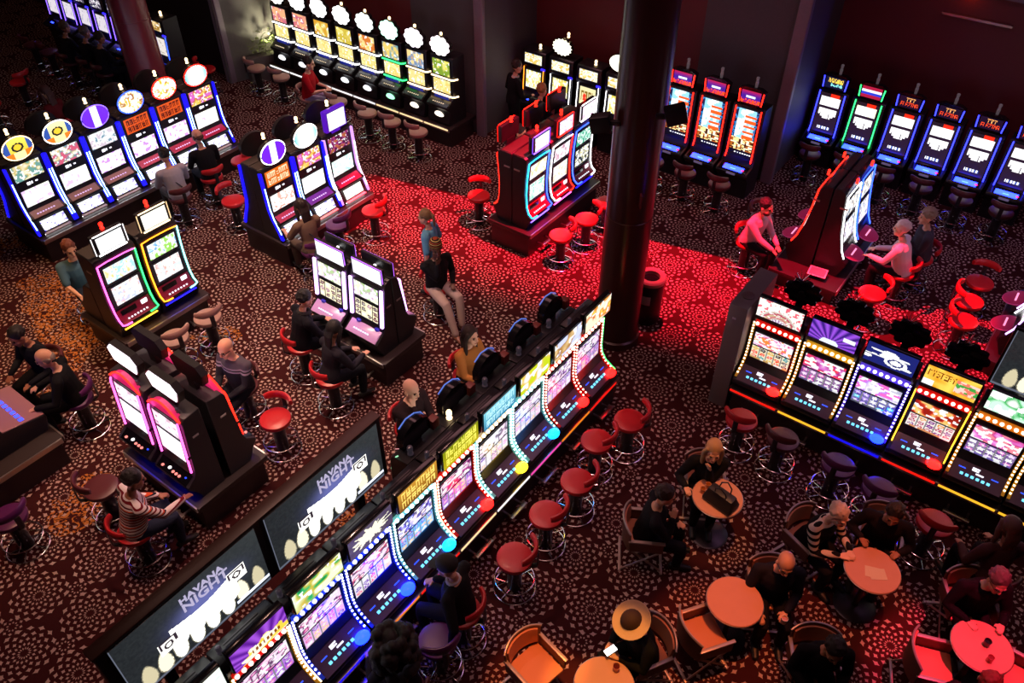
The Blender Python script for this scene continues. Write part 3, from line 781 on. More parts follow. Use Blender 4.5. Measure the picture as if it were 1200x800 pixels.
STOOL_KEYS = {}
def stool(label, X, Y, face_deg, group=None, leather='red', inner=None):
    """face_deg: direction the sitter looks, degrees from +x"""
    lm = {'red': REDLEATHER, 'dark': DARKLEATHER, 'tan': TANLEATHER, 'plum': BLUELEATHER}[leather]
    root = thing('bar_stool', label, 'bar stool', (X, Y, 0), R(face_deg-90), group)
    # local: sitter looks to +y, backrest at -y
    pm('seat', ('seat', leather), lm, root, lambda bm: lathe(bm, [(.0, .555), (.17, .555), (.205, .57), (.213, .60), (.205, .625), (.17, .638), (.09, .642), (.0, .643)], 30, cap=False))
    pm('seat_pan', 'seatpan', DARKMETAL, root, lambda bm: lathe(bm, [(.09, .50), (.17, .53), (.19, .555), (.0, .556)], 24))
    def br(bm):
        n = 13
        ins, outs = [], []
        a0, a1 = R(215), R(325)
        top, bot = .90, .775
        ringv = []
        for i in range(n):
            a = a0+(a1-a0)*i/(n-1)
            e = 1-abs(2*i/(n-1)-1)**4*.35
            zc = (top+bot)/2; hh = (top-bot)/2*e
            sec = []
            for j in range(10):
                b = 2*PI*j/10
                rr = .245+.026*math.cos(b); zz = zc+hh*math.copysign(abs(math.sin(b))**.6, math.sin(b))
                sec.append(bm.verts.new((rr*math.cos(a), rr*math.sin(a), zz)))
            ringv.append(sec)
        for A, B in zip(ringv, ringv[1:]):
            for j in range(10): bm.faces.new((A[j], A[(j+1) % 10], B[(j+1) % 10], B[j]))
        bm.faces.new(ringv[0]); bm.faces.new(ringv[-1][::-1])
    b = pm('backrest', ('back', leather), lm, root, br)
    pm('back_bracket', 'backbr', DARKMETAL, root, lambda bm: tube(bm, [(0, -.12, .53), (0, -.22, .545), (0, -.275, .60), (0, -.272, .80)], [(.035, .010)]*4, 8))
    pm('pedestal', 'ped', mat('pedestal_black', (.02, .015, .017), .3, .3), root, lambda bm: lathe(bm, [(.075, .015), (.085, .05), (.085, .46), (.10, .50), (.06, .51)], 20))
    pm('pedestal_studs', 'studs', CHROME, root, lambda bm: [ell(bm, (.087*math.cos(a), .087*math.sin(a), z), (.006, .006, .006), seg=6) for a in [2*PI*k/8 for k in range(8)] for z in (.2, .28, .36)])
    pm('foot_ring', 'footring', CHROME, root, lambda bm: [tube(bm, ringpts(.235, .20, 36), .0085, 7, closed=True)]+[tube(bm, [(.08*math.cos(a), .08*math.sin(a), .19), (.235*math.cos(a), .235*math.sin(a), .20)], .007, 6) for a in (R(45), R(135), R(225), R(315))])
    pm('base_ring', 'basering', CHROME, root, lambda bm: [tube(bm, ringpts(.25, .012, 36), .0095, 7, closed=True)]+[tube(bm, [(.07*math.cos(a), .07*math.sin(a), .03), (.25*math.cos(a), .25*math.sin(a), .012)], .008, 6) for a in (R(10), R(82), R(154), R(226), R(298))])
    return root

def bistro_table(label, X, Y, r=.30, group='round café tables'):
    root = thing('bistro_table', label, 'table', (X, Y, 0), 0, group)
    pm('tabletop', ('ttop', r), TABLEWHITE, root, lambda bm: lathe(bm, [(.0, .715), (r-.02, .715), (r, .722), (r+.003, .735), (r-.004, .743), (.0, .745)], 48, cap=False))
    pm('edge_band', ('teb', r), STEEL, root, lambda bm: tube(bm, ringpts(r+.002, .728, 48), .006, 6, closed=True))
    pm('column', 'tcol', DARKMETAL, root, lambda bm: lathe(bm, [(.05, .02), (.032, .05), (.03, .66), (.09, .70), (.10, .715)], 16))
    pm('foot', 'tfoot', DARKMETAL, root, lambda bm: lathe(bm, [(.24, 0), (.245, .008), (.22, .02), (.06, .035), (.0, .036)], 32))
    return root

def tub_chair(label, X, Y, face_deg, group='café chairs', pad=CHAIRPAD):
    """café armchair: square pad, curved back panel, straight low arms, crossed legs with floor bars; sitter looks +y"""
    root = thing('cafe_chair', label, 'chair', (X, Y, 0), R(face_deg-90), group)
    pm('seat_pad', 'cseat', pad, root, lambda bm: box(bm, -.215, .215, -.20, .225, .40, .455, .02))
    def shell(bm, r0, r1, z0, z1, half):
        rows = []
        n = 13
        for i in range(n):
            a = R(half)*(2*i/(n-1)-1)
            e = (z1-z0)*.12*abs(2*i/(n-1)-1)**3
            c = lambda r, z: bm.verts.new((r*math.sin(a), .14-r*math.cos(a), z))
            rows.append([c(r0, z0), c(r1, z0), c(r1+.02, z1-e), c(r0+.02, z1-e)])
        for A, B in zip(rows, rows[1:]):
            for j in range(4): bm.faces.new((A[j], A[(j+1) % 4], B[(j+1) % 4], B[j]))
        bm.faces.new(rows[0]); bm.faces.new(rows[-1][::-1])
    pm('back_panel', 'cshell', CHAIRSHELL, root, lambda bm: shell(bm, .375, .395, .42, .79, 38))
    pm('back_pad', 'cbackpad', pad, root, lambda bm: shell(bm, .355, .374, .52, .76, 33))
    pm('top_rail', 'crail', CHAIRLEG, root, lambda bm: tube(bm, [(.408*math.sin(R(a)), .14-.408*math.cos(R(a)), .80-.045*abs(a/39)**3) for a in range(-39, 40, 6)], [(.012, .014)]*14, 8))
    for s in (-1, 1):
        pm('arm_panel', ('carm', s), CHAIRSHELL, root, lambda bm: box(bm, s*.238-.012, s*.238+.012, -.17, .22, .43, .60, .006))
        pm('arm_rail', ('carmr', s), CHAIRLEG, root, lambda bm: box(bm, s*.238-.02, s*.238+.02, -.19, .235, .60, .622, .006))
        pm('leg', ('cleg', s, 0), CHAIRLEG, root, lambda bm: tube(bm, [(s*.225, -.24, .02), (s*.225, .20, .42)], [(.010, .014)]*2, 8))
        pm('leg', ('cleg', s, 1), CHAIRLEG, root, lambda bm: tube(bm, [(s*.205, .24, .02), (s*.205, -.18, .42)], [(.010, .014)]*2, 8))
        pm('floor_bar', ('cbar', s), CHAIRLEG, root, lambda bm: box(bm, -.25, .25, s*.25-.016, s*.25+.016, 0, .026, .006))
    return root

# ------------------------------------------------------------------ people
def skin_mat(tone):
    return mat('skin_'+tone, {'pale': '#e8b79c', 'fair': '#d9a184', 'tan': '#a86f50', 'brown': '#5a3526'}[tone], .5)
def cloth(name, col, stripes=None, axis='Z', scale=16):
    if stripes is None: return mat('cloth_'+name, col, .85, bump=.25, scale=70, spec=.2)
    k = 'cloth_'+name
    if k in MATS: return MATS[k]
    m = mat(k, col, .85, spec=.2); nt = m.node_tree; b = nt.nodes['Principled BSDF']
    tc = nt.nodes.new('ShaderNodeTexCoord'); sp = nt.nodes.new('ShaderNodeSeparateXYZ')
    mu = nt.nodes.new('ShaderNodeMath'); mu.operation = 'MULTIPLY'; mu.inputs[1].default_value = scale
    fr = nt.nodes.new('ShaderNodeMath'); fr.operation = 'FRACT'
    rp = nt.nodes.new('ShaderNodeValToRGB'); rp.color_ramp.interpolation = 'CONSTANT'
    els = rp.color_ramp.elements
    while len(els) < len(stripes): els.new(0.5)
    for e, (p, c) in zip(els, stripes): e.position = p; e.color = (*srgb(c), 1)
    nt.links.new(tc.outputs['Object'], sp.inputs[0]); nt.links.new(sp.outputs[axis], mu.inputs[0])
    nt.links.new(mu.outputs[0], fr.inputs[0]); nt.links.new(fr.outputs[0], rp.inputs[0]); nt.links.new(rp.outputs[0], b.inputs['Base Color'])
    return m

def remesh(bm, voxel, smooth=4, fac=.5):
    me = bpy.data.meshes.new('tmp'); bm.to_mesh(me); bm.free()
    o = bpy.data.objects.new('tmp', me); C.objects.link(o)
    r = o.modifiers.new('r', 'REMESH'); r.mode = 'VOXEL'; r.voxel_size = voxel
    if smooth:
        s = o.modifiers.new('s', 'SMOOTH'); s.iterations = smooth; s.factor = fac
    dg = bpy.context.evaluated_depsgraph_get()
    out = bpy.data.meshes.new_from_object(o.evaluated_get(dg))
    bpy.data.objects.remove(o); bpy.data.meshes.remove(me)
    return out

def ik(a, t, l1, l2, pole):
    d = t-a; L = d.length
    if L > (l1+l2)*.985: t = a+d.normalized()*(l1+l2)*.985; d = t-a; L = d.length
    if L < .08: L = .08
    x = (l1*l1-l2*l2+L*L)/(2*L); h = math.sqrt(max(0, l1*l1-x*x))
    u = d.normalized(); p = (pole-u*pole.dot(u)).normalized()
    return a+u*x+p*h, t

HEADS = []
def person(label, X, Y, face_deg, seat=None, lean=8, head=(12, 0), hands=((-.16, .42, .16), (.16, .42, .16)), skin='fair', hair='short', hair_col='#2a1c14',
           top='#14131a', top_mat=None, bottom='#15151c', shoe='#100d0c', sleeves='long', legs=None, scale=1.07, female=False, roll=0, extras=(), z0=0.0, hold=None, stride=0.0):
    root = thing('person', label, 'person', (X, Y, z0), R(face_deg-90))
    sm = skin_mat(skin)
    hz = (seat+.085) if seat is not None else .93*scale
    hip = Vector((0, 0, hz))
    Rl = Matrix.Rotation(-R(lean), 3, 'X') @ Matrix.Rotation(R(roll), 3, 'Y')
    def T(x, y, z): return hip+Rl @ (Vector((x, y, z))*scale)
    sw = .170 if female else .200
    spine = [T(0, 0, -.06), T(0, 0, .06), T(0, .01, .16), T(0, .015, .28), T(0, .01, .39), T(0, 0, .46), T(0, 0, .50)]
    srad = [(.175, .135), (.175, .138), (.165, .13), (.178, .135), (.192, .125), (.155, .09), (.065, .058)] if not female else \
           [(.17, .125), (.16, .12), (.125, .10), (.145, .12), (.155, .11), (.125, .08), (.05, .05)]
    neck = [T(0, 0, .45), T(0, .015, .58)]
    Rh = Rl @ Matrix.Rotation(R(-head[0]), 3, 'X') if False else Matrix.Rotation(R(-head[1]), 3, 'Z') @ Matrix.Rotation(-R(head[0]), 3, 'X')
    hc = T(0, .02, .575)+Rh @ (Vector((0, .015, .122))*scale)
    HEADS.append((label, root.matrix_basis @ hc))
    hs = scale*1.10
    def Hd(x, y, z): return hc+Rh @ (Vector((x, y, z))*hs)
    M3 = Rh
    def hell(bm, c, r, seg=16):
        ell(bm, Hd(*c), tuple(q*hs for q in r), M3, seg)
    # arms
    arms = []
    for s, t in zip((-1, 1), hands):
        sh = T(s*sw, 0, .43)
        tgt = Vector((t[0], t[1], hz+t[2])) if t is not None else T(s*.24, .03, -.12)
        pole = Vector((s*.55, -.45, -.8))
        el, wr = ik(sh, tgt, .285*scale, .25*scale, pole)
        arms.append((s, sh, el, wr))
    # legs
    LG = []
    for s in (-1, 1):
        hj = hip+Vector((s*.09, 0, -.02))*scale
        if seat is not None:
            kn, an = (Vector((s*.13, .44, hz-.06)), Vector((s*.13, .40, max(.085, hz-.50)))) if legs is None else (Vector(legs[0 if s < 0 else 1][0]), Vector(legs[0 if s < 0 else 1][1]))
        else:
            kn = Vector((s*.095, .03+s*stride*.5, .50*scale)); an = Vector((s*.10, s*stride, .085))
        LG.append((s, hj, kn, an))
    # ---- body
    bm = bmesh.new()
    tube(bm, spine, [(a*.93, b*.93) for a, b in srad], 14)
    tube(bm, neck, [.052 if not female else .045]*2, 10)
    for s, sh, el, wr in arms:
        tube(bm, [sh, sh.lerp(el, .5), el, el.lerp(wr, .35), wr], [.05, .045, .038, .036, .026], 10, round_ends=True)
        d = (wr-el).normalized()
        side = d.cross(Vector((0, 0, 1)))
        side = side.normalized() if side.length > .1 else Vector((1, 0, 0))
        upv = side.cross(d)
        fwd = (d+Vector((0, 0, -.25))).normalized() if seat is not None else d
        k0 = wr+fwd*.085
        tube(bm, [wr-d*.01, wr+fwd*.04, k0], [(.026, .018), (.038, .015), (.04, .013)], 10, hint=side)
        curl = -upv if seat is not None else (-side*s)
        for i, (off, ln) in enumerate(((-.03, .062), (-.0105, .075), (.0105, .07), (.03, .055))):
            b0 = k0-fwd*.012+side*off; b1 = b0+fwd*ln*.55+upv*.008; b2 = b1+(fwd*.6+curl*.75).normalized()*ln*.5
            tube(bm, [b0, b1, b2], [.0092, .0085, .0072], 7, round_ends=True)
        th = side*(-s)
        b0 = wr+fwd*.03+th*.026; b1 = b0+(fwd*.6+th*.8).normalized()*.035; b2 = b1+(fwd*.95+th*.15+curl*.3).normalized()*.03
        tube(bm, [b0, b1, b2], [.012, .0105, .0085], 7, round_ends=True)
    for s, hj, kn, an in LG:
        tube(bm, [hj, hj.lerp(kn, .5), kn, kn.lerp(an, .3), an], [.078, .07, .052, .052, .034], 10, round_ends=True)
        tube(bm, [an+Vector((0, -.03, -.03)), an+Vector((0, .06, -.045)), an+Vector((0, .15, -.06))], [.035, .035, .025], 8, round_ends=True)
    hell(bm, (0, -.012, .03), (.074, .094, .094), 18)
    hell(bm, (0, .026, -.045), (.058, .064, .074))
    hell(bm, (0, .062, -.098), (.028, .026, .022), 10)
    hell(bm, (0, .072, .022), (.050, .020, .013), 10)
    for s in (-1, 1):
        hell(bm, (s*.077, -.008, -.012), (.010, .022, .032), 10)
        hell(bm, (s*.036, .055, -.035), (.024, .024, .024), 10)
    tube(bm, [Hd(0, .080, .018), Hd(0, .098, -.012), Hd(0, .100, -.028)], [.010*hs, .013*hs, .016*hs], 8, round_ends=True)
    me = remesh(bm, .0085, 3)
    link_me('body', me, sm, root, True, 180)
    # face
    for s in (-1, 1):
        bm = bmesh.new(); hell(bm, (s*.031, .0785, .004), (.012, .010, .007), 10); link('eye', bm, mat('eye_dark', (.03, .02, .02), .2), root)
        bm = bmesh.new(); tube(bm, [Hd(s*.018, .090, .026), Hd(s*.033, .086, .031), Hd(s*.047, .076, .025)], .0045*hs, 6); link('eyebrow', bm, mat('brow_'+hair_col, hair_col, .8), root)
    bm = bmesh.new(); hell(bm, (0, .083, -.066), (.024, .010, .008), 10); link('mouth', bm, mat('lips_'+skin, {'pale': '#b8605c', 'fair': '#a8544c', 'tan': '#803c34', 'brown': '#4a2420'}[skin], .5), root)
    # ---- hair
    hm = mat('hair_'+hair_col, hair_col, .6, bump=.5, scale=160)
    if hair not in ('bald', 'none'):
        bm = bmesh.new()
        if hair != 'ring': hell(bm, (0, -.022, .045), (.084, .096, .094), 20)
        if hair == 'ring':
            for s in (-1, 1): hell(bm, (s*.068, -.03, .0), (.016, .05, .04), 12)
            hell(bm, (0, -.088, -.005), (.06, .025, .045), 12)
        if hair in ('long', 'bob'):
            ln = .30 if hair == 'long' else .12
            for s in (-1, 1):
                tube(bm, [Hd(s*.066, .02, .06), Hd(s*.088, -.0, -.03), Hd(s*.085, -.005, -.10), Hd(s*.085, .02, -.10-ln)], [.03, .034, .034, .022], 8, round_ends=True)
            tube(bm, [Hd(0, -.07, .04), Hd(0, -.095, -.06), Hd(0, -.085, -.12), Hd(0, -.075, -.10-ln)], [(.08, .035), (.09, .035), (.09, .03), (.075, .02)], 12, round_ends=True)
        if hair == 'curly':
            rr = random.Random(len(label))
            for i in range(60):
                a = rr.uniform(0, 2*PI); e = rr.uniform(-.9, 1.4)
                x, y, z = math.cos(a)*math.cos(e), math.sin(a)*math.cos(e), math.sin(e)
                if y > .55 and z < .45: continue
                hell(bm, (x*.10, -.02+y*.105, .03+z*.115), (.032, .032, .032), 8)
        if hair == 'curly_long':
            rr = random.Random(5)
            for i in range(90):
                a = rr.uniform(0, 2*PI); z = rr.uniform(-.26, .12)
                x, y = math.cos(a), math.sin(a)
                if y > .5 and z < .07: continue
                w_ = .16 if z < .05 else .11
                hell(bm, (x*w_, -.05+y*w_, z), (.055, .055, .055), 8)
        if hair == 'pony':
            tube(bm, [Hd(0, -.10, .06), Hd(0, -.135, .03), Hd(0, -.13, -.06), Hd(0, -.12, -.15)], [.022, .03, .026, .012], 8, round_ends=True)
        if hair == 'short':
            rr = random.Random(len(label)*3)
            for i in range(46):
                a = rr.uniform(0, 2*PI); e = rr.uniform(-.25, 1.45)
                x, y, z = math.cos(a)*math.cos(e), math.sin(a)*math.cos(e), math.sin(e)
                if y > .35 and z < .55: continue
                hell(bm, (x*.080, -.024+y*.090, .045+z*.088), (.017, .02, .014), 6)
        if hair == 'tuft':
            rr = random.Random(11)
            for i in range(40):
                a = rr.uniform(0, 2*PI); e = rr.uniform(.1, 1.4)
                x, y, z = math.cos(a)*math.cos(e), math.sin(a)*math.cos(e), math.sin(e)
                hell(bm, (x*.08, -.02+y*.09, .05+z*.095), (.02, .02, .018), 6)
        link_me('hair', remesh(bm, .009, 2), hm, root, True, 180)
    # ---- clothes
    tm = top_mat or cloth(top, top)
    bm = bmesh.new()
    tube(bm, spine[:-1]+[T(0, 0, .485)], [(a+.016, b+.016) for a, b in srad[:-1]]+[(.085, .075)], 16)
    for s, sh, el, wr in arms:
        tube(bm, [T(s*.06, 0, .44), T(s*(sw-.03), 0, .445)], [.06, .066], 10, round_ends=True)
        if sleeves == 'long':
            tube(bm, [sh, sh.lerp(el, .5), el, el.lerp(wr, .4), el.lerp(wr, .97)], [.074, .066, .056, .052, .040], 12, round_ends=True)
        elif sleeves == 'short':
            tube(bm, [sh, sh.lerp(el, .5), sh.lerp(el, .85)], [.074, .068, .064], 12, round_ends=True)
    link_me('shirt', remesh(bm, .013, 4), tm, root, True, 180)
    bmt = cloth(bottom, bottom)
    bm = bmesh.new()
    tube(bm, [T(0, 0, -.085), T(0, 0, .0), T(0, 0, .09)], [(.168, .13), (.178, .138), (.165, .125)], 14)
    for s, hj, kn, an in LG:
        tube(bm, [hj, hj.lerp(kn, .5), kn, kn.lerp(an, .3), kn.lerp(an, .94)], [.102, .092, .074, .070, .056], 12, round_ends=True)
    link_me('trousers', remesh(bm, .014, 4), bmt, root, True, 180)
    for s, hj, kn, an in LG:
        bm = bmesh.new()
        tube(bm, [an+Vector((0, -.045, -.035)), an+Vector((0, .04, -.035)), an+Vector((0, .11, -.05)), an+Vector((0, .175, -.058))], [(.042, .042), (.046, .044), (.045, .032), (.036, .024)], 10, round_ends=True)
        link('shoe', bm, mat('shoe_'+shoe, shoe, .5), root)
    # ---- extras
    for e in extras:
        bm = bmesh.new()
        if e == 'glasses':
            for s in (-1, 1):
                tube(bm, [tuple(Hd(s*.033+.020*math.cos(a), .094-.02*abs(math.cos(a))*(1 if math.cos(a)*s > 0 else 0), .003+.015*math.sin(a))) for a in [2*PI*i/12 for i in range(12)]], .0028*hs, 5, closed=False)
                tube(bm, [Hd(s*.053, .08, .006), Hd(s*.078, .0, .004)], .0028*hs, 5)
            tube(bm, [Hd(-.013, .098, .006), Hd(.013, .098, .006)], .0028*hs, 5)
            link('glasses', bm, BLACKG, root)
        if e == 'beard':
            hell(bm, (0, .034, -.072), (.058, .056, .050), 14)
            link('beard', bm, hm, root)
        if e == 'beanie':
            hell(bm, (0, -.02, .065), (.089, .103, .092), 20)
            o = link('knit_hat', bm, cloth('beanie', '#8a7a50', [(0, '#1c1612'), (.33, '#c0a860'), (.5, '#1c1612'), (.75, '#8a3a20')], 'Z', 22), root)
        if e == 'cap':
            hell(bm, (0, -.02, .062), (.088, .102, .088), 20)
            tube(bm, [Hd(0, .05, .06), Hd(0, .15, .045)], [(.075, .012), (.055, .006)], 12)
            link('cap', bm, mat('cap_black', (.012, .012, .014), .8), root)
        if e == 'brimhat':
            for v in range(1): pass
            rings = []
            for rr_, zz in ((.085, .07), (.12, .062), (.165, .075), (.17, .08), (.165, .083), (.12, .07), (.088, .082)):
                rings.append([bm.verts.new(Hd(rr_*math.cos(2*PI*j/28), -.02+rr_*math.sin(2*PI*j/28), zz)) for j in range(28)])
            for A, B in zip(rings, rings[1:]+rings[:1]):
                for j in range(28): bm.faces.new((A[j], A[(j+1) % 28], B[(j+1) % 28], B[j]))
            h = link('hat_brim', bm, mat('straw', '#d8b088', .8, bump=.4, scale=200), root)
            bm = bmesh.new(); hell(bm, (0, -.02, .085), (.086, .095, .085), 18); link('hat_crown', bm, mat('hat_crown_brown', '#3a2018', .8), root)
        if e == 'hood':
            hell(bm, (0, -.035, .02), (.098, .105, .125), 18); tube(bm, [Hd(0, -.04, -.08), T(0, -.04, .44)], [(.09, .075), (.12, .07)], 12, round_ends=True)
            link_me('hood', remesh(bm, .012, 3), tm, root, True, 180)
        if e == 'vest':
            tube(bm, spine[:-1]+[T(0, 0, .475)], [(a+.026, b+.026) for a, b in srad[:-1]]+[(.10, .085)], 16)
            link_me('vest', remesh(bm, .014, 4), cloth('vest_dark', '#131014'), root, True, 180); continue
        if e == 'scarf':
            tube(bm, [T(.075*math.cos(a), .03+.07*math.sin(a), .50) for a in [2*PI*i/16 for i in range(16)]], .03, 8, closed=True)
            link('scarf', bm, mat('scarf_black', (.02, .018, .02), .9), root)
        if e == 'bagstrap':
            tube(bm, [T(-.17, .0, .47), T(-.05, .145, .25), T(.15, .10, .0), T(.17, -.02, -.02), T(.02, -.15, .2), T(-.17, .0, .47)], .008, 6)
            link('bag_strap', bm, BLACKG, root)
        if e == 'collar':
            tube(bm, [T(.066*math.cos(a), .02+.06*math.sin(a), .50) for a in [2*PI*i/14 for i in range(14)]], .018, 6, closed=True)
            link('collar', bm, cloth('collar_white', '#b8b0b8'), root)
    root['_wr'] = 0
    del root['_wr']
    return root, [root.matrix_basis @ a[3] for a in arms], [root.matrix_basis @ (a[3]+(a[3]-a[2]).normalized()*.10) for a in arms]

# ------------------------------------------------------------------ carpet
def carpet_material():
    m = bpy.data.materials.new('patterned_carpet'); m.use_nodes = True
    nt = m.node_tree; N = nt.nodes; L = nt.links; b = N['Principled BSDF']
    tc = N.new('ShaderNodeTexCoord'); sep = N.new('ShaderNodeSeparateXYZ'); L.new(tc.outputs['Object'], sep.inputs[0])
    def val(x):
        return x
    def M(op, a, c=None, d=None):
        n = N.new('ShaderNodeMath'); n.operation = op
        for i, x in enumerate((a, c, d)):
            if x is None: continue
            if isinstance(x, (int, float)): n.inputs[i].default_value = x
            else: L.new(x, n.inputs[i])
        return n.outputs[0]
    rot = R(18)
    X0 = M('ADD', M('MULTIPLY', sep.outputs[0], math.cos(rot)), M('MULTIPLY', sep.outputs[1], math.sin(rot)))
    Y0 = M('SUBTRACT', M('MULTIPLY', sep.outputs[1], math.cos(rot)), M('MULTIPLY', sep.outputs[0], math.sin(rot)))
    wob = N.new('ShaderNodeTexNoise'); wob.inputs['Scale'].default_value = 1.3; L.new(tc.outputs['Object'], wob.inputs['Vector'])
    def lattice(sx, sy, ox, oy, n, rmax, rings, th, grow=.78):
        x = M('MULTIPLY', M('SUBTRACT', M('FRACT', M('ADD', M('DIVIDE', X0, sx), ox)), .5), sx)
        y = M('MULTIPLY', M('SUBTRACT', M('FRACT', M('ADD', M('DIVIDE', Y0, sy), oy)), .5), sy)
        r = M('SQRT', M('ADD', M('MULTIPLY', x, x), M('MULTIPLY', y, y)))
        a = M('ARCTAN2', y, x)
        rr = M('MULTIPLY', M('POWER', M('DIVIDE', r, rmax), grow), rings); k = M('FLOOR', rr)
        fr = M('ABSOLUTE', M('SUBTRACT', M('FRACT', rr), .5))
        fa = M('ABSOLUTE', M('SUBTRACT', M('FRACT', M('ADD', M('MULTIPLY', a, n/(2*PI)), M('MULTIPLY', M('MODULO', k, 2), .5))), .5))
        s = M('ADD', M('POWER', M('MULTIPLY', fr, 1.5), .75), M('POWER', M('MULTIPLY', fa, 1.7), .75))
        pet = M('LESS_THAN', s, th)
        return M('MULTIPLY', pet, M('MULTIPLY', M('LESS_THAN', rr, rings), M('GREATER_THAN', rr, 1.0)))
    S = .735
    p = None
    for args in ((S, S*1.732, 0, 0, 15, .345, 6, .70), (S, S*1.732, .5, .5, 15, .345, 6, .70), (S, S*1.732, 0, 1/3, 9, .125, 3, .68), (S, S*1.732, .5, 5/6, 9, .125, 3, .68)):
        q = lattice(*args)
        p = q if p is None else M('MAXIMUM', p, q)
    # feathery amber flecks woven between the rosettes in places
    nz = N.new('ShaderNodeTexNoise'); nz.inputs['Scale'].default_value = .42; nz.inputs['Detail'].default_value = 2; L.new(tc.outputs['Object'], nz.inputs['Vector'])
    st = N.new('ShaderNodeTexNoise'); st.inputs['Scale'].default_value = 9; st.inputs['Detail'].default_value = 5; st.inputs['Distortion'].default_value = 2.5; L.new(tc.outputs['Object'], st.inputs['Vector'])
    thr = N.new('ShaderNodeMapRange'); L.new(sep.outputs[0], thr.inputs[0]); thr.inputs[1].default_value = -11; thr.inputs[2].default_value = -5.5; thr.inputs[3].default_value = .53; thr.inputs[4].default_value = .66
    fe = M('MULTIPLY', M('MULTIPLY', M('GREATER_THAN', nz.outputs['Fac'], thr.outputs[0]), M('LESS_THAN', M('ADD', sep.outputs[1], M('MULTIPLY', wob.outputs['Fac'], 2.0)), 6.2)), M('GREATER_THAN', st.outputs['Fac'], .535))
    def mixc(f, a, c):
        n = N.new('ShaderNodeMix'); n.data_type = 'RGBA'; L.new(f, n.inputs[0])
        for i, x in ((6, a), (7, c)):
            if isinstance(x, tuple): n.inputs[i].default_value = (*x, 1)
            else: L.new(x, n.inputs[i])
        return n.outputs[2]
    fine = N.new('ShaderNodeTexNoise'); fine.inputs['Scale'].default_value = 130; L.new(tc.outputs['Object'], fine.inputs['Vector'])
    ground = mixc(fine.outputs['Fac'], (.026, .005, .006), (.056, .011, .011))
    petal = mixc(wob.outputs['Fac'], (.33, .21, .18), (.56, .41, .36))
    c = mixc(p, ground, petal)
    amber = mixc(st.outputs['Fac'], (.20, .035, .008), (.66, .26, .05))
    c = mixc(M('MULTIPLY', fe, .85), c, amber)
    L.new(c, b.inputs['Base Color'])
    b.inputs['Roughness'].default_value = .95; b.inputs['Specular IOR Level'].default_value = .1
    return m

def wallmat(name, col, rough=.6):
    return mat(name, col, rough, bump=.04, scale=25, vary=.12)
bm = bmesh.new(); box(bm, -30, 5, -4, 18, -.1, 0)
structure(link('floor', bm, carpet_material(), None, False))
WGREY = wallmat('grey_wall', (.085, .075, .085)); WMAROON = wallmat('maroon_wall', (.14, .018, .022), .5); WDARK = wallmat('black_wall', (.030, .018, .020)); WTRIM = wallmat('mauve_trim', (.20, .15, .19), .4)
def wallbox(name, x0, x1, y0, y1, z0, z1, m, bev=0):
    bm = bmesh.new(); box(bm, x0, x1, y0, y1, z0, z1, bev); return structure(link(name, bm, m, None, False))
HW = 9.4
# the far side: slot niche wall, recess, grey pier, deep right bay
wallbox('wall_back', -17.0, -12.35, 13.02, 13.3, 0, HW, WMAROON)
wallbox('wall_back_grey', -12.35, -10.42, 13.0, 13.3, 0, HW, WGREY)
wallbox('wall_recess_side', -10.62, -10.42, 13.3, 15.1, 0, HW, WGREY)
wallbox('wall_recess', -10.42, -6.46, 14.95, 15.2, 0, HW, WMAROON)
wallbox('wall_pier', -6.46, -4.55, 14.9, 15.2, 0, HW, WGREY)
wallbox('wall_bay_side', -4.75, -4.55, 15.2, 17.1, 0, HW, WGREY)
wallbox('wall_bay', -4.55, 5.1, 17.05, 17.3, 0, HW, WMAROON)
wallbox('trim_1', -10.56, -10.34, 12.90, 13.02, 0, HW, WTRIM, .03)
wallbox('trim_2', -4.70, -4.46, 14.78, 14.92, 0, HW, WTRIM, .03)
wallbox('trim_3', -4.55, 5.0, 16.93, 17.05, 3.62, 3.80, WTRIM)
wallbox('trim_4', -17.25, -17.02, 11.38, 11.62, 0, HW, WTRIM, .03)
wallbox('wall_left', -30.1, -17.2, 11.62, 11.9, 0, HW, WDARK)
bm = bmesh.new()
for v in box(bm, -1.0, 1.0, -.12, .12, 0, HW): v.co = Matrix.Rotation(R(72), 3, 'Z') @ v.co+Vector((-16.88, 12.35, 0))
structure(link('wall_niche', bm, wallmat('olive_wall', (.13, .125, .11)), None, False))
wallbox('wall_far_left', -30.3, -30.0, -4, 11.9, 0, HW, WDARK)
wallbox('wall_right', 5.0, 5.3, -4, 17.3, 0, HW, WDARK)
wallbox('ceiling', -30.3, 5.3, -4.2, 17.3, HW, HW+.2, WDARK)

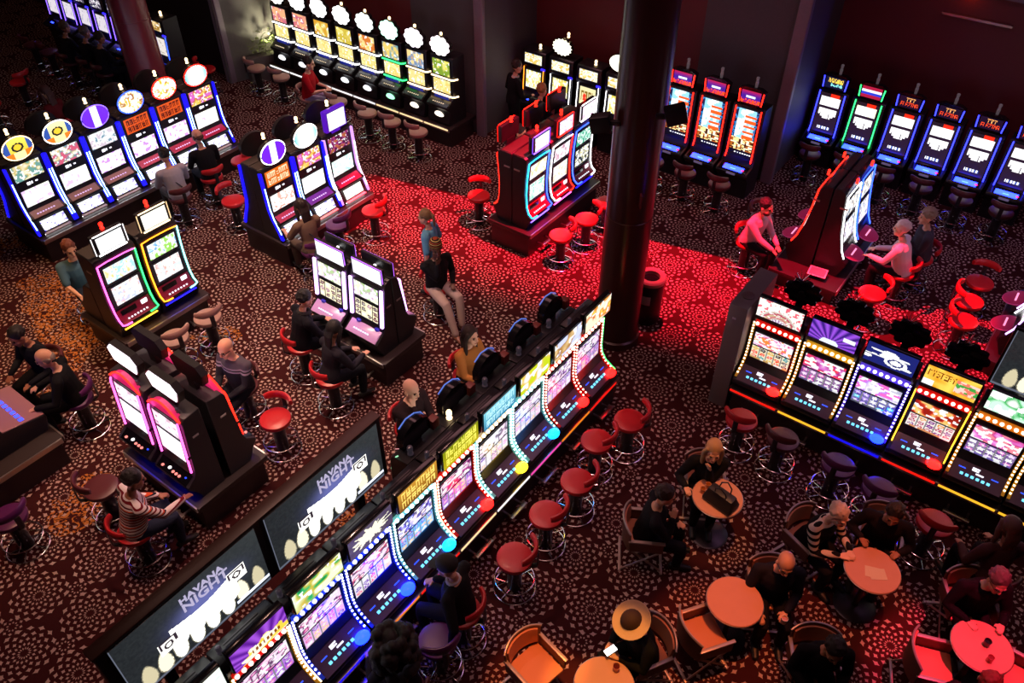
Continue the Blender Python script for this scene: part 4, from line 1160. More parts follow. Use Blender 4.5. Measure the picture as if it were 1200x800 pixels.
# columns
def column(name, x, y, r, m):
    bm = bmesh.new(); lathe(bm, [(r+.03, 0), (r+.03, .12), (r, .14), (r, 2.33), (r-.006, 2.335), (r-.006, 2.35), (r, 2.355), (r, HW)], 48, (x, y, 0))
    return structure(link(name, bm, m, None, True))
COLM = mat('column_lacquer', (.055, .016, .014), .28, bump=.02, scale=6)
o = column('column', -4.56, 8.93, .335, COLM)
column('column.001', -16.75, 9.15, .38, mat('maroon_lacquer', (.20, .025, .04), .3))
for i, (x, y, z, a, lab) in enumerate(((-4.80, 8.56, 3.80, 200, 'black box spotlight clamped to the left side of the dark column'), (-4.12, 8.80, 3.98, 30, 'black box spotlight clamped to the right side of the dark column'))):
    t = thing('spotlight', lab, 'spotlight', (x, y, z), R(a))
    bm = bmesh.new(); box(bm, -.02, .24, -.09, .09, -.11, .11, .015, Matrix.Rotation(R(-18 if i else 14), 4, 'Y')); link('housing', bm, BLACK, t)
    bm = bmesh.new(); box(bm, -.14, .0, -.03, .03, -.03, .03, .006); link('bracket', bm, DARKMETAL, t)
    bm = bmesh.new(); box(bm, .238, .246, -.075, .075, -.09, .09, .004, Matrix.Rotation(R(-18 if i else 14), 4, 'Y')); link('lens', bm, BLACKG, t)
t = thing('wall_plaque', 'small square red plaque on the dark column', 'sign', (-4.30, 8.70, 2.75), R(40))
bm = bmesh.new(); box(bm, -.01, .012, -.07, .07, -.10, .10, .004); link('plate', bm, mat('plaque_red', (.16, .03, .035), .4), t)

# litter bin behind the column
t = thing('litter_bin', 'round black litter bin with pale rim beside the dark column', 'bin', (-4.40, 9.62, 0))
bm = bmesh.new(); lathe(bm, [(.20, 0), (.215, .02), (.22, .78), (.215, .80)], 32); link('body', bm, BLACK, t)
bm = bmesh.new(); lathe(bm, [(.235, .79), (.24, .85), (.22, .875), (.14, .865), (.135, .80)], 32, cap=False); link('rim', bm, mat('bin_rim', (.55, .30, .30), .35, .3), t)
bm = bmesh.new(); lathe(bm, [(.0, .80), (.137, .80), (.137, .806), (.0, .806)], 24, cap=False); link('opening', bm, BLACKG, t)
bm = bmesh.new()
for k in range(5):
    pass
tube(bm, [(.226*math.cos(R(a)), .226*math.sin(R(a)), .52) for a in range(-120, -55, 8)], [(.004, .085)]*9, 8); lb = link('label_panel', bm, mat('bin_label', (.55, .45, .47), .5), t)

# wall lamp in the deep bay
t = thing('wall_lamp', 'small orange wall lamp high on the maroon wall at right', 'lamp', (-2.37, 16.93, 3.66))
bm = bmesh.new(); lathe(bm, [(.03, -.12), (.07, -.10), (.075, .05), (.05, .07), (.0, .072)], 16); link('shade', bm, glow('lamp_orange_shade', '#ff6a10', 6), t)
bm = bmesh.new(); box(bm, -.04, .04, .03, .12, -.06, .06, .008); link('mount', bm, DARKMETAL, t)
wallbox('trim_5', -2.75, -1.55, 16.98, 17.06, 3.16, 3.20, mat('satin_trim', (.4, .25, .25), .25, .6))

# niche planter at the end of the far row
t = thing('planter', 'leafy plant in low planter lit green by its lamp at the wall corner', 'plant', (-16.44, 12.25, 0), R(72))
bm = bmesh.new(); box(bm, -.60, .55, -.05, .22, 0, .62, .02); link('planter_box', bm, mat('planter_grey', (.10, .095, .09), .5), t)
bm = bmesh.new(); rr = random.Random(4)
for i in range(150):
    x, y, z = rr.uniform(-.42, .42), rr.uniform(.02, .18), .62+abs(rr.gauss(.2, .16)); a = rr.uniform(0, 2*PI); e = rr.uniform(-.4, .9); l = rr.uniform(.06, .12)
    d = Vector((math.cos(a)*math.cos(e), math.sin(a)*math.cos(e)*.5, math.sin(e))); s = d.cross(Vector((0, 0, 1))).normalized()*l*.3; p = Vector((x, y, z))
    bm.faces.new([bm.verts.new(q) for q in (p, p+d*l*.5+s, p+d*l, p+d*l*.5-s)])
link('foliage', bm, mat('leaf_green', (.16, .22, .05), .5), t, False)
bm = bmesh.new(); lathe(bm, [(.05, .62), (.055, .70), (.0, .705)], 16, (.2, .05, 0)); link('uplight', bm, glow('uplight', '#fff2c0', 40), t)

# ------------------------------------------------------------------ bank A: long centre bank, players face -x
AY = [7.25-.705*k for k in range(10)]
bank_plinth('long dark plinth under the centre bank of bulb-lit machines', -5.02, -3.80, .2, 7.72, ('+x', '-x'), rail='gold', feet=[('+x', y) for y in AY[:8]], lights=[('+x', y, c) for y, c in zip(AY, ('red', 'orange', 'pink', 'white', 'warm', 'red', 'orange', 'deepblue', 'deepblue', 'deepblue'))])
A = [
 ('red', 'red', art_blotch(11, ['#ffb020', '#ffd860', '#d86a10', '#fff6d0'], 4, .72), '#8a3ab8', '#c890f0', 'red', 'green', 'with orange and cream header glass, nearest the dark column'),
 ('red', 'red', art_blotch(13, ['#c8a060', '#e8c890', '#a87830', '#d0d8ff'], 3.5, .7), '#b070d8', '#d8b8ff', 'red', None, 'with sand-coloured header glass, second from the dark column'),
 ('teal', 'teal', art_blotch(5, ['#fff8e0', '#ffffff', '#e8c060', '#c8d820'], 3, .62), '#d8c8f0', '#ece0ff', 'cyan', None, 'with white and lime header glass and teal bulbs'),
 ('warm', 'teal', art_glyphs(3, '#1a7fa8', '#bff4ff', n=9, bg2='#7fd0e0'), '#e8dcf4', '#f4e0f4', 'yellow', 'teal', 'with sea-blue header glass and a round yellow button'),
 ('red', 'red', art_glyphs(8, '#b8a810', '#f8f060', n=8, bg2='#7a8a10'), '#d040a8', '#b868e8', 'red', 'teal', 'with mustard header glass and a magenta screen'),
 ('teal', 'teal', art_glyphs(4, '#7a4a10', '#ffe070', n=7, bg2='#c89030'), '#7a68e8', '#58b8f8', 'cyan', 'warm', 'with golden brown header glass and a round cyan button'),
 ('blue', 'blue', art_splash('#4a3a58'), '#ff6a90', '#f4eaf4', 'blue', None, 'with white starburst on grey-violet header glass'),
 ('blue', 'blue', art_blotch(21, ['#106a30', '#30b860', '#d0b830', '#eaffd0'], 4, .72), '#f060b0', '#f0b0f0', 'blue', None, 'with emerald and gold header glass and blue bulbs'),
 ('red', 'gold', None, '#f080c8', '#b050e0', None, 'warm', 'with violet header glass showing a golden burst'),
 ('teal', 'teal', art_white(9, '#f6fff6', '#d8f0e0'), '#ffffff', '#e8e8ff', None, None, 'with plain white header glass at the bottom edge of the photo'),
]
def golden_burst(u, v):
    r = math.hypot((u-.6)*1.25, v+.1); a = math.atan2(v+.1, u-.6)
    if r < .62+.07*math.sin(a*13):
        if .18 < v < .34 and .34 < u < .86 and (u*14) % 1 > .45: return srgb('#8a4a08')
        return mix(srgb('#ffd24a'), WHITE, .7*(vnoise(u, v, 8, 3) > .5))
    return mix(srgb('#5a1890'), srgb('#a050d8'), .5+.5*math.sin(a*26))
for k, (top, side, marq, hi, lo, bub, tubec, desc) in enumerate(A):
    marq = marq or golden_burst
    machine_bulb('curved slot machine %s' % desc, -3.80, AY[k], '+x', 'slot machines along the front of the centre bank', top, side, marq,
                 art_blotch(30+k, [hi, '#ffffff', hi, '#3a1848', '#ffe0f8'], 5, .66), art_reels(50+k, lo, ['#ffffff', hi, '#ff90d8', '#8040c0', '#ffd0a0'], wh=.5), bub, tubec, keyid=100+k)
rear_desc = ['nearest the dark column', 'second from the dark column', 'third from the dark column', 'fourth from the dark column', 'fifth from the dark column', 'just past the end of the upper lit sign']
for k, y in enumerate([7.1, 6.43, 5.73, 5.05, 4.37]):
    machine_rear('black machine back with humped blue-edged header, %s' % rear_desc[k], -5.02, y, '-x', 'machines on the far side of the centre bank', keyid=k)

# twin lit signs above the near end of the bank
def tv_art(u, v):
    col = mix((.006, .007, .009), (.028, .032, .034), .2+.6*u*v+.3*vnoise(u*2, v, 40, 2))
    gl = math.exp(-(((u-.57)/.22)**2+((v-.58)/.20)**2)*1.5)
    col = mix(col, (.10, .11, .30), min(1, gl*1.25))
    for i, ex in enumerate((.115, .225, .335, .455, .57, .685, .80, .925)):
        d = ((u-ex)/(.044*(1-.25*(v-.2)/.15 if i in (0,1,6,7) else 1)))**2+((v-(.20 if i < 6 else .25))/.165)**2
        if d < 1: col = (.50, .44, .28) if i in (0, 7) else (.80, .74, .55) if i in (1, 6) else (1.3, 1.3, 1.2)
        elif d < 1.25: col = mix(col, (.5, .45, .3), .35)
    # blown-out banner with curled ends
    lo = .30-.10*abs(math.sin((u-.29)*25)); hi = .56+.05*math.sin(u*8.5)+.10*(u-.3)
    if .31 < u < .79 and lo < v < hi: col = (1.4, 1.4, 1.35)
    for cx, cy, rr_ in ((.285, .40, .105), (.80, .55, .105)):
        x, y = (u-cx)*1.8, v-cy
        q = max(abs(x)*.9, abs(y)); d = math.hypot(x, y)
        if q < rr_: col = (1.2, 1.18, 1.08)
        if abs(d-rr_*.42) < .013 or (abs(q-rr_*.8) < .012 and y > -.02): col = (.03, .02, .03)
    if u > .74 and .075 < v < .115: col = (.85, .9, 1.1)
    if v < .03 or u < .006: col = mix(col, (.2, .22, .3), .4)
    return col
def television(label, loc, rz, tilt=0):
    t = thing('television', label, 'screen sign', loc, rz)
    bm = bmesh.new(); box(bm, -.765, .765, 0, .06, -.02, .84, .006); link('bezel', bm, BLACK, t)
    s = screen(t, 'display', -.735, .735, (-.004, .005), (-.004, .815), tv_art, ('TV',), (150, 84))
    for txt, x, z, size, sh in (('HAVANA', .06, .655, .105, 0), ('NIGHT', .06, .535, .15, 0)):
        cu = bpy.data.curves.new('lettering', 'FONT'); cu.body = txt; cu.size = size; cu.extrude = .0015; cu.offset = .004; cu.space_character = 1.05
        tmp = bpy.data.objects.new('tmp', cu); C.objects.link(tmp)
        me = bpy.data.meshes.new_from_object(tmp.evaluated_get(bpy.context.evaluated_depsgraph_get())); bpy.data.objects.remove(tmp)
        me.materials.clear(); me.materials.append(glow('tv_letters', '#d8d0f4', .75, False))
        lo = bpy.data.objects.new('lettering', me); C.objects.link(lo); lo.parent = s; lo.location = (x-.16, -.021, z); lo.rotation_euler = (PI/2, 0, 0)
    return t
bm = bmesh.new()
t = thing('sign_housing', 'brown-topped black housing that carries the two lit signs over the centre bank', 'sign housing', (-4.62, 2.18, 0))
bm = bmesh.new(); box(bm, .0, .13, -1.62, 1.60, 1.70, 2.56, .01); link('back_box', bm, BLACK, t)
bm = bmesh.new(); box(bm, .0, .135, -1.64, 1.62, 2.56, 2.59, .008); link('top_ledge', bm, mat('brown_ledge', (.05, .014, .007), .4, vary=.2, scale=8), t)
for s in (-1, 1):
    bm = bmesh.new(); box(bm, .02, .11, s*1.2-.05, s*1.2+.05, .49, 1.72, .008); link('post', bm, DARKMETAL, t)
television('dark lit sign with white banner and egg-shaped lamps, lower one over the centre bank', (-4.485, 1.39, 1.745), PI/2)
television('dark lit sign with white banner and egg-shaped lamps, upper one over the centre bank', (-4.485, 2.97, 1.745), PI/2)
television('dark lit sign at the right edge above the white-green header', (1.15, 8.98, 1.86), 0)

# ------------------------------------------------------------------ bank B: right front bank, players face +y
BX = [-2.08+.712*k for k in range(6)]
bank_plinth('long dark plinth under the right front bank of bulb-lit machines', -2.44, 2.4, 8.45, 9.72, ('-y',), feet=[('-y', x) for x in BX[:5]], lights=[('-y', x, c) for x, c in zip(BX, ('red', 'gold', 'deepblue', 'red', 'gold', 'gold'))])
Bm = [
 ('red', 'gold', art_arch(3, '#fff6ee', ['#ff9a9a', '#ffe0b0', '#f06a80', '#fff0e0']), art_blotch(61, ['#ffffff', '#ffd0f0', '#e040a0', '#ff9040'], 6, .5), art_reels(61, '#f8e8c0', ['#ff5020', '#20a0a0', '#f0c020', '#302020'], wh=.3, foot='#c89020'), 'red', False, 'red bulbs and a rainbow arch header, beside the grey end cabinet'),
 ('gold', 'gold', art_burst('#301878', '#9a50e0', '#8ab0ff'), art_blotch(62, ['#ffffff', '#e070d0', '#b03080', '#ff4060'], 4, .55), art_reels(62, '#7a1890', ['#ffffff', '#ff80d0', '#ffd0ff'], wh=.7, foot='#402080'), None, False, 'yellow bulbs and a violet sunray header'),
 ('violet', 'violet', None, art_blotch(63, ['#4020a0', '#ffffff', '#c080ff', '#ff70d0'], 4, .55), art_reels(63, '#3018a0', ['#ffffff', '#c8a0ff', '#60e8ff'], wh=.7, foot='#1a2050'), 'blue', False, 'violet-blue bulbs and white scribble on navy header'),
 ('red', 'gold', None, art_blotch(64, ['#ffb040', '#ffd880', '#e04020', '#a02010'], 4, .62), art_reels(64, '#fff0e8', ['#c03060', '#f0a020', '#8a2090'], wh=.5, foot='#e08020'), 'red', True, 'red bulbs and an orange MYSTERY header'),
 ('orange', 'gold', art_blotch(65, ['#e8fff0', '#ffffff', '#20b050', '#d0ffe0'], 3, .6), art_blotch(66, ['#ffffff', '#f080e0', '#d03080', '#ff90a0'], 4, .55), art_reels(66, '#601890', ['#ffffff', '#ff90e0', '#f0d0ff'], wh=.7, foot='#4820a0'), None, False, 'amber bulbs and a white and green header'),
 ('gold', 'gold', art_white(7), art_blotch(67, ['#ffffff', '#f080e0', '#d03080'], 4, .55), art_reels(67, '#601890', ['#ffffff', '#ff90e0']), None, False, 'cut off by the right edge of the photo'),
]
def scribble(u, v):
    b = srgb('#1c2470')
    for cx, cy, rx, ry in ((.47, .70, .17, .13), (.40, .52, .12, .12), (.72, .62, .16, .05), (.22, .72, .13, .045), (.18, .45, .2, .03), (.86, .22, .1, .06), (.05, .3, .1, .09)):
        if ((u-cx)/rx)**2+((v-cy)/ry)**2 < 1: return WHITE
    d = math.hypot((u-.62)/.22, (v-.36)/.25)
    if .72 < d < 1.05 or d < .5: return WHITE
    return b
def mystery(u, v):
    if text_at('MYSTERY', u, v, .05, .56, .52, .84): return srgb('#7a3a08')
    if u > .58 and .15 < v < .8: return mix(srgb('#ffd0c0'), srgb('#e85030'), (vnoise(u*2, v, 9, 4) > .5)*.8) if vnoise(u*2, v, 7, 8) > .35 else srgb('#40a040')
    if u < .2 and v < .3: return WHITE
    return mix(srgb('#ff9a10'), srgb('#ffe060'), vnoise(u*1.6, v, 5, 6))
for k, (top, side, marq, hi, lo, bub, tubes, desc) in enumerate(Bm):
    marq = marq or (scribble if k == 2 else mystery)
    machine_bulb('curved slot machine with %s' % desc, BX[k], 8.45, '-y', 'slot machines along the right front bank', top, side, marq, hi, lo, bub, None, tubes, keyid=200+k)
t = thing('end_cabinet', 'tall plain grey cabinet closing the left end of the right front bank', 'cabinet', (-2.59, 9.0, 0))
bm = bmesh.new(); box(bm, -.13, .13, -.49, .50, 0, 1.85, .012); link('body', bm, GREYCAB, t)
bm = bmesh.new(); lathe(bm, [(.0, 1.852), (.085, 1.852), (.09, 1.86), (.08, 1.866), (.0, 1.866)], 28, (0, -.2, 0), cap=False); link('round_hatch', bm, mat('hatch_grey', (.12, .09, .09), .4), t)
bm = bmesh.new(); box(bm, -.05, .0, -.497, -.488, 1.62, 1.65, .003); link('lock', bm, STEEL, t)
for k, x in enumerate([-2.0, -1.3, -.6, .08, .8]):
    machine_low('black machine back with scalloped topper, %s from the grey cabinet' % ['first', 'second', 'third', 'fourth', 'fifth'][k], x, 9.72, '+y', 'machines on the far side of the right front bank')

# ------------------------------------------------------------------ pods
def blot(seed, cols, white=.5, f=5): return art_blotch(seed, cols, f, white)
# D: three halo machines on the red carpet
bank_plinth('dark plinth of the three-machine pod on the red-lit carpet', -7.83, -6.90, 9.80, 12.15, ('+x', '-x'), feet=[('+x', 10.25), ('+x', 11.0)])
Dd = [('cyan', 'blue', ['#fff4c0', '#e8d890', '#ffffff'], ['#c8fff0', '#ffffff', '#90e8d0'], 'white'), ('white', 'red', ['#ffd8e8', '#c080a0', '#ffffff'], ['#fff0e8', '#ffffff', '#ffe0c0'], 'red'), ('blue', 'white', ['#90f0d0', '#d0ffe8', '#40b090'], ['#304050', '#e8e0a0', '#203040'], 'blue')]
for k, (l1, l2, hi, lo, bx) in enumerate(Dd):
    machine_halo('glow-edged slot machine with %s light, %s on the pod by the red stools' % (('cyan', 'red-white', 'blue')[k], ('nearest', 'middle', 'farthest')[k]), -6.90, 10.25+.72*k, '+x', 'halo machines on the red-carpet pod', l1, blot(70+k, hi, .6), blot(75+k, lo, .55, 7), art_white(k, '#ffe8f8' if k else '#e8f4ff', '#ff90c0'), 300+k, led2=l2, depth=.46, ug=('violet', 'pink', 'deepblue')[k], frame=('violet', 'red', 'white')[k])
for k in range(3):
    machine_halo('black back of a red-framed machine, %s behind the red-carpet pod' % ('nearest', 'middle', 'farthest')[k], -7.83, 10.25+.72*k, '-x', 'halo machines behind the red-carpet pod', 'red', blot(170, ['#ffffff', '#ffd0d0']), blot(171, ['#ffffff', '#ffe0d0']), art_white(5), 310, depth=.46, frame='red')
# F: two rainbow halo machines at left
bank_plinth('dark plinth of the rainbow-edged pair at left', -11.29, -10.10, 3.88, 5.42, ('+x', '-x'), feet=[('+x', 4.3), ('+x', 5.1)])
machine_halo('slot machine with magenta-to-green glowing edge and white header, nearest of the rainbow pair', -10.10, 4.28, '+x', 'rainbow halo machines', 'pink', blot(81, ['#e8ffe0', '#ffd860', '#ffffff', '#b0e8f0'], .55), blot(82, ['#fff0f8', '#ffffff', '#ffc0b0', '#d0d8ff'], .42), art_white(2, '#ffffff', '#fff0ff'), 320, led2='green', ug='gold', frame='white')
machine_halo('slot machine with orange-to-teal glowing edge and white header, farthest of the rainbow pair', -10.10, 5.0, '+x', 'rainbow halo machines', 'orange', blot(83, ['#e0ffe8', '#60b0f0', '#ffffff', '#a0e060'], .55), blot(84, ['#ffe8f0', '#ffffff', '#f0b0a0', '#e0f0ff'], .42), art_white(2, '#fffdf0', '#fff0e0'), 321, led2='teal', ug='deepblue', frame='warm')
for k in range(2):
    machine_low('low black machine back with plum box, %s behind the rainbow pair' % ('nearer one', 'farther one')[k], -11.29, 4.28+.72*k, '-x', 'machines behind the rainbow pair', 'box')
# E: slant pair in the middle
bank_plinth('dark plinth of the lilac slant pair', -8.27, -6.66, 5.86, 6.76, ('-y', '+y'), feet=[('-y', -7.85), ('-y', -7.1)])
for k in range(2):
    machine_slant('lilac-lit slant slot machine with white header and pale deck, %s of the pair' % ('left', 'right')[k], -7.87+.74*k, 5.86, '-y', 'lilac slant machines', art_white(6, '#f8f8ff', '#e8e0ff'), blot(91, ['#f8f8d8', '#e8f0c8', '#fffff0', '#d0a8d0', '#b0d090'], .62, 4), art_reels(92+k, '#f4ecc0', ['#6a3030', '#b08090', '#4a2828', '#f8f4e0'], 4, 3, '#6a4a40', .2), 330+k)
for k in range(2):
    machine_slant('back of a lilac-edged slant machine, %s' % ('beside the man in the striped knit hat', 'farther from the man in the striped knit hat')[k], -7.13-.74*k, 6.76, '+y', 'lilac slant machines seen from behind', art_white(6, '#f8f8ff', '#e8e0ff'), blot(91, ['#f8f8d8', '#e8f0c8', '#fffff0']), art_reels(92, '#f4ecc0', ['#6a3030', '#b08090']), 330)
# G: hexagon pair, lower left
bank_plinth('dark plinth of the pink arched pair at lower left', -8.30, -6.72, 2.62, 3.70, ('-y', '+y'), feet=[('-y', -7.2)])
for k in range(2):
    machine_hex('pink-edged slot machine with glowing six-sided topper, %s' % ('left of the lower-left pair', 'right of the lower left pair')[k], -7.92+.76*k, 2.62, '-y', 'pink arched machines', blot(95, ['#8a6a80', '#c0a0b0', '#ffe0f0'], .7), art_white(8, '#fff4ff', '#ffd0f0'), 340+k)
for k in range(2):
    machine_hex('back of a red-rimmed arched machine, %s' % ('nearest the bald man in the striped sweater', 'behind the left pink machine')[k], -7.16-.76*k, 3.70, '+y', 'pink arched machines seen from behind', blot(95, ['#8a6a80', '#c0a0b0']), art_white(8, '#fff4ff', '#ffd0f0'), 340, led='red' if k == 0 else 'pink', lit=False)
# H: six round-topper machines at left
bank_plinth('long dark plinth under the blue-lit row at left', -14.85, -13.62, 4.6, 8.98, ('+x', '-x'))
toppers = [art_burst('#d0b020', '#e8d860', '#e07020', .5, .5, 6, False), art_burst('#e8d860', '#f8f0b0', '#e88020', .5, .5, 5, False),
           lambda u, v: WHITE if abs(u-.5) < .14 else srgb('#6a20e0'), blot(103, ['#fff0c0', '#8a3020', '#f0c040', '#ffffff'], .6, 6), blot(104, ['#fff8e0', '#a03018', '#f0d040', '#ffffff'], .6, 6),
           lambda u, v: mix(WHITE, srgb('#40c8d8'), max(0, abs(u-.5)*3.2-.7))]
def ringed(bg, c1):
    def f(u, v):
        d = math.hypot((u-.5)*1.0, v-.55)
        if abs(d-.17) < .035: return srgb('#202020')
        if d < .14: return srgb('#f0c030')
        if v < .35: return srgb('#e87820') if abs(u-.5) > .2 else srgb('#f8e8a0')
        if u < .2 or u > .82: return srgb('#3050a0')
        return mix(srgb(bg), srgb(c1), v)
    return f
toppers[0] = ringed('#c8b020', '#f0e060'); toppers[1] = ringed('#e8d860', '#fff4b0')
glasses = [blot(105, ['#f4e8b0', '#fff8e0', '#d8c060', '#70a8a0'], .66), blot(106, ['#fff0d0', '#ffffff', '#f0d080', '#60a0b0', '#e06080'], .6), blot(107, ['#f0f0ff', '#3080a0', '#ffffff', '#e0d0e0'], .55),
           art_glyphs(31, '#e8581c', '#5a1408', n=6), art_glyphs(31, '#e8581c', '#5a1408', n=6), blot(109, ['#ffb030', '#ffe070', '#d06010', '#e870d0'], .7)]
reels = [art_white(21), art_white(22), art_white(23, '#fff4ff', '#b060e0', th=.7), art_white(24, '#fff4ff', '#b060e0', th=.66), art_white(25, '#fff4ff', '#c070e8', th=.68), art_white(26)]
bel = blot(110, ['#2030e0', '#ffffff', '#6040ff', '#ffffff'], .45, 4)
hnames = ['first', 'second', 'third', 'fourth', 'fifth', 'sixth']; hdesc = ['gold ring topper and yellow glass', 'gold ring topper and peach glass', 'white-striped purple topper', 'fruit-coloured blue-rimmed topper', 'fruit-coloured red-rimmed topper', 'white and turquoise topper']
for k in range(6):
    machine_round('slot machine with %s, %s in the blue-lit left row' % (hdesc[k], hnames[k]), -13.62, 4.98+.715*k, '+x', 'round-topper machines in the left row', toppers[k], glasses[k], reels[k], bel, rim=('warm', 'white', 'violet', 'blue', 'red', 'red')[k], keyid=350+k, deckcol='#a87868' if k < 3 else '#d01850')
for k in range(6):
    machine_round('dark round-topped machine back, %s from the left behind the blue-lit row' % hnames[k], -14.85, 4.98+.715*k, '-x', 'machines behind the left row', None, glasses[0], reels[0], bel, keyid=360, deckcol='#a87868', back=True)
# I: three machines
bank_plinth('dark plinth of the three-machine pod with a purple box topper', -11.30, -10.10, 7.04, 9.22, ('+x', '-x'), feet=[])
Ii = [(toppers[2], art_glyphs(41, '#e8701c', '#fff0c0', n=7), blot(112, ['#fff0e0', '#ffffff', '#f0a090'], .5), 'a white-striped purple round topper'), (toppers[5], glasses[5], blot(113, ['#eaf0c0', '#f8f8e0', '#ffffff'], .6, 3), 'a white and turquoise round topper')]
for k, (tp, gl, re, d) in enumerate(Ii):
    machine_round('blue-lit slot machine with %s on the three-machine pod' % d, -10.10, 7.42+.715*k, '+x', 'machines on the three-machine pod', tp, gl, re, bel, keyid=370+k, deckcol='#c03060' if k == 0 else '#8030c0', rim='white')
machine_round('slot machine with purple-framed white box topper and lilac edge lights', -10.10, 8.85, '+x', 'machines on the three-machine pod', None, blot(114, ['#7a2050', '#c07030', '#a03080', '#501840'], .8, 6), blot(115, ['#e0f8f0', '#90d0d0', '#ffffff', '#c0e8d8'], .55), art_white(12), strip='lilac', core='white', boxtop=lambda u, v: WHITE, keyid=372, deckcol='#b01858')
for k in range(3):
    machine_round('dark round-topped machine back, %s behind the three-machine pod' % hnames[k], -11.30, 7.42+.715*k, '-x', 'machines behind the three-machine pod', None, glasses[0], reels[0], bel, keyid=360, deckcol='#a87868', back=True)
# C and Q: oval-deck machines
def lower(root, z, sz):
    root.location.z = z; root.scale = (1, 1, sz); return root
bank_plinth('dark red-lit plinth of the oval-deck pod at right', -3.22, -2.05, 11.72, 13.6, ('+x', '-x'), h=.27)
for k in range(2):
    lower(machine_halo('%s tall slot machine with oval deck, %s' % (('white-edged', 'blue-edged')[k], ('played by the white-haired player', 'beyond the white-haired player')[k]), -2.05, 12.47+.71*k, '+x', 'oval-deck machines on the right pod', 'white' if k == 0 else 'blue', blot(120+k, ['#d8c0a0', '#ffffff', '#f0d8c0', '#8090a0'], .55), blot(123+k, ['#ffe8e0', '#ffffff', '#e0c0d0', '#90a0c0'], .5), None, 380+k, oval=True, lean=.22), .30, 1.12)
    lower(machine_halo('red-lit back of a tall oval-deck machine, %s' % ('beside the bearded man', 'behind the farther right-pod machine')[k], -3.22, 12.47+.71*k, '-x', 'oval-deck machines facing the bearded man', 'red', blot(125, ['#ffe0e8', '#ffffff']), blot(126, ['#ffe0e8', '#ffffff']), None, 385, oval=True, lean=.22), .30, 1.12)
t = thing('notice_frame', 'white-framed grey notice propped on the plinth end of the oval-deck pod', 'notice', (-2.47, 11.97, .30), R(6))
bm = bmesh.new(); box(bm, -.15, .15, -.10, .10, .10, .115, .003, Matrix.Rotation(R(14), 4, 'X')); link('frame', bm, WHITEPLASTIC, t)
bm = bmesh.new(); box(bm, -.125, .125, -.08, .08, .116, .121, 0, Matrix.Rotation(R(14), 4, 'X')); link('sheet', bm, mat('notice_grey', (.3, .26, .29), .3), t)
bm = bmesh.new(); box(bm, -.06, .06, -.05, .05, 0, .1, .01); link('stand', bm, BLACK, t)
bank_plinth('dark plinth of the oval-deck pod cut off at the right edge', .30, 1.5, 11.5, 13.5, ('-x',), h=.27)
for k in range(2):
    lower(machine_halo('purple-lit oval-deck slot machine at the right edge, %s one' % ('nearer', 'farther')[k], .30, 12.05+.75*k, '-x', 'oval-deck machines at the right edge', 'white', blot(128, ['#e0a0ff', '#ffffff', '#a040d0']), blot(129, ['#ff80c0', '#ffffff', '#c040a0']), None, 390, oval=True, led2='lilac', lean=.22), .30, 1.12)
# J: cloud toppers along the far wall
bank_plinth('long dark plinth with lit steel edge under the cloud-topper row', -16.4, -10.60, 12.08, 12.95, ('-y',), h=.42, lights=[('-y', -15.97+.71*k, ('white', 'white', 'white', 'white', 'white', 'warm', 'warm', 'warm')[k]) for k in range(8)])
Jc = ['#ffffff', '#ffffff', '#ffffff', '#ffffff', '#f4fff8', '#b8ffe0', '#fff4ff', '#fff0f4']
Jb = ['white', 'white', 'white', 'white', 'white', 'green', 'warm', 'warm']
Jhi = [['#e89070', '#c86080', '#f0b080'], ['#e89070', '#c86080', '#f0b080'], ['#e8d048', '#f0e890', '#d8a030'], ['#e8d860', '#f8f0a0', '#d0b840'], ['#f0b840', '#f8e8a0', '#d87830'], ['#f0a838', '#4098b0', '#f0d070'], ['#f0b040', '#4088c0', '#f8d890'], ['#e0d840', '#f0e880', '#80a030']]
jn = ['leftmost', 'second from left', 'third from left', 'fourth from left', 'fifth from left', 'sixth from left', 'seventh from left', 'rightmost']
for k in range(8):
    machine_cloud('slot machine with glowing cloud topper and light bars, %s on the far wall' % jn[k], -15.97+.71*k, 12.08, '-y', 'cloud-topper machines on the far wall', blot(130+k, Jhi[k], .82, 4), blot(140+k, ['#f0e080', '#f8f4b0', '#e8c860', '#f0d890'], .8, 4), Jb[k], '#fff0dc' if k > 5 else ('#a0ffc8' if k == 5 else '#f6f6ff'), Jc[k], 400+k, base=.45)
# K, L: along the recess wall
for k, x in enumerate([-9.87, -9.17, -8.47, -7.77]):
    machine_plain('cream-lit wall machine %s' % ('beside the standing dark-clad man', 'with a starburst topper', 'with a carved symbol screen', 'with an oval topper, left of the dark column')[k], x, 13.85, '-y', 'cream-lit machines in the recess', blot(150+k, ['#fff4c0', '#f8f0a0', '#fffff0', '#e8c860'], .6), blot(155+k, ['#f0e890', '#fffce0', '#e8d860'], .55) if k != 2 else art_glyphs(51, '#f4e8b0', '#8a6a20', ((.2, .8),), 4), art_white(5, '#ffffe0', '#fff0a0'), 410+k, (None, 'burst', None, 'oval')[k], 'orange' if k == 0 else 'white')
def l_screen(u, v):
    if v > .42:
        if .42 < u < .92 and int((v-.42)/.58*11) % 2 == 0 and v < .96: return srgb('#ff5a1c')
        if u > .9 or u < .1: return srgb('#2a80c0') if hsh(int(u*28), int(v*40)) > .5 else srgb('#0c1c40')
        return mix(srgb('#f4fbff'), srgb('#60c0e8'), (vnoise(u*1.2, v*2, 6, 3) > .62)*.8)
    if v > .17: return [srgb('#f4d890'), srgb('#a85818'), srgb('#fff4d0'), srgb('#401808')][int(hsh(int(u*11), int(v*34), 5)*4)]
    if .08 < v < .12 and u > .25: return WHITE if (u*9) % 1 > .4 else srgb('#102050')
    return srgb('#0a0810')
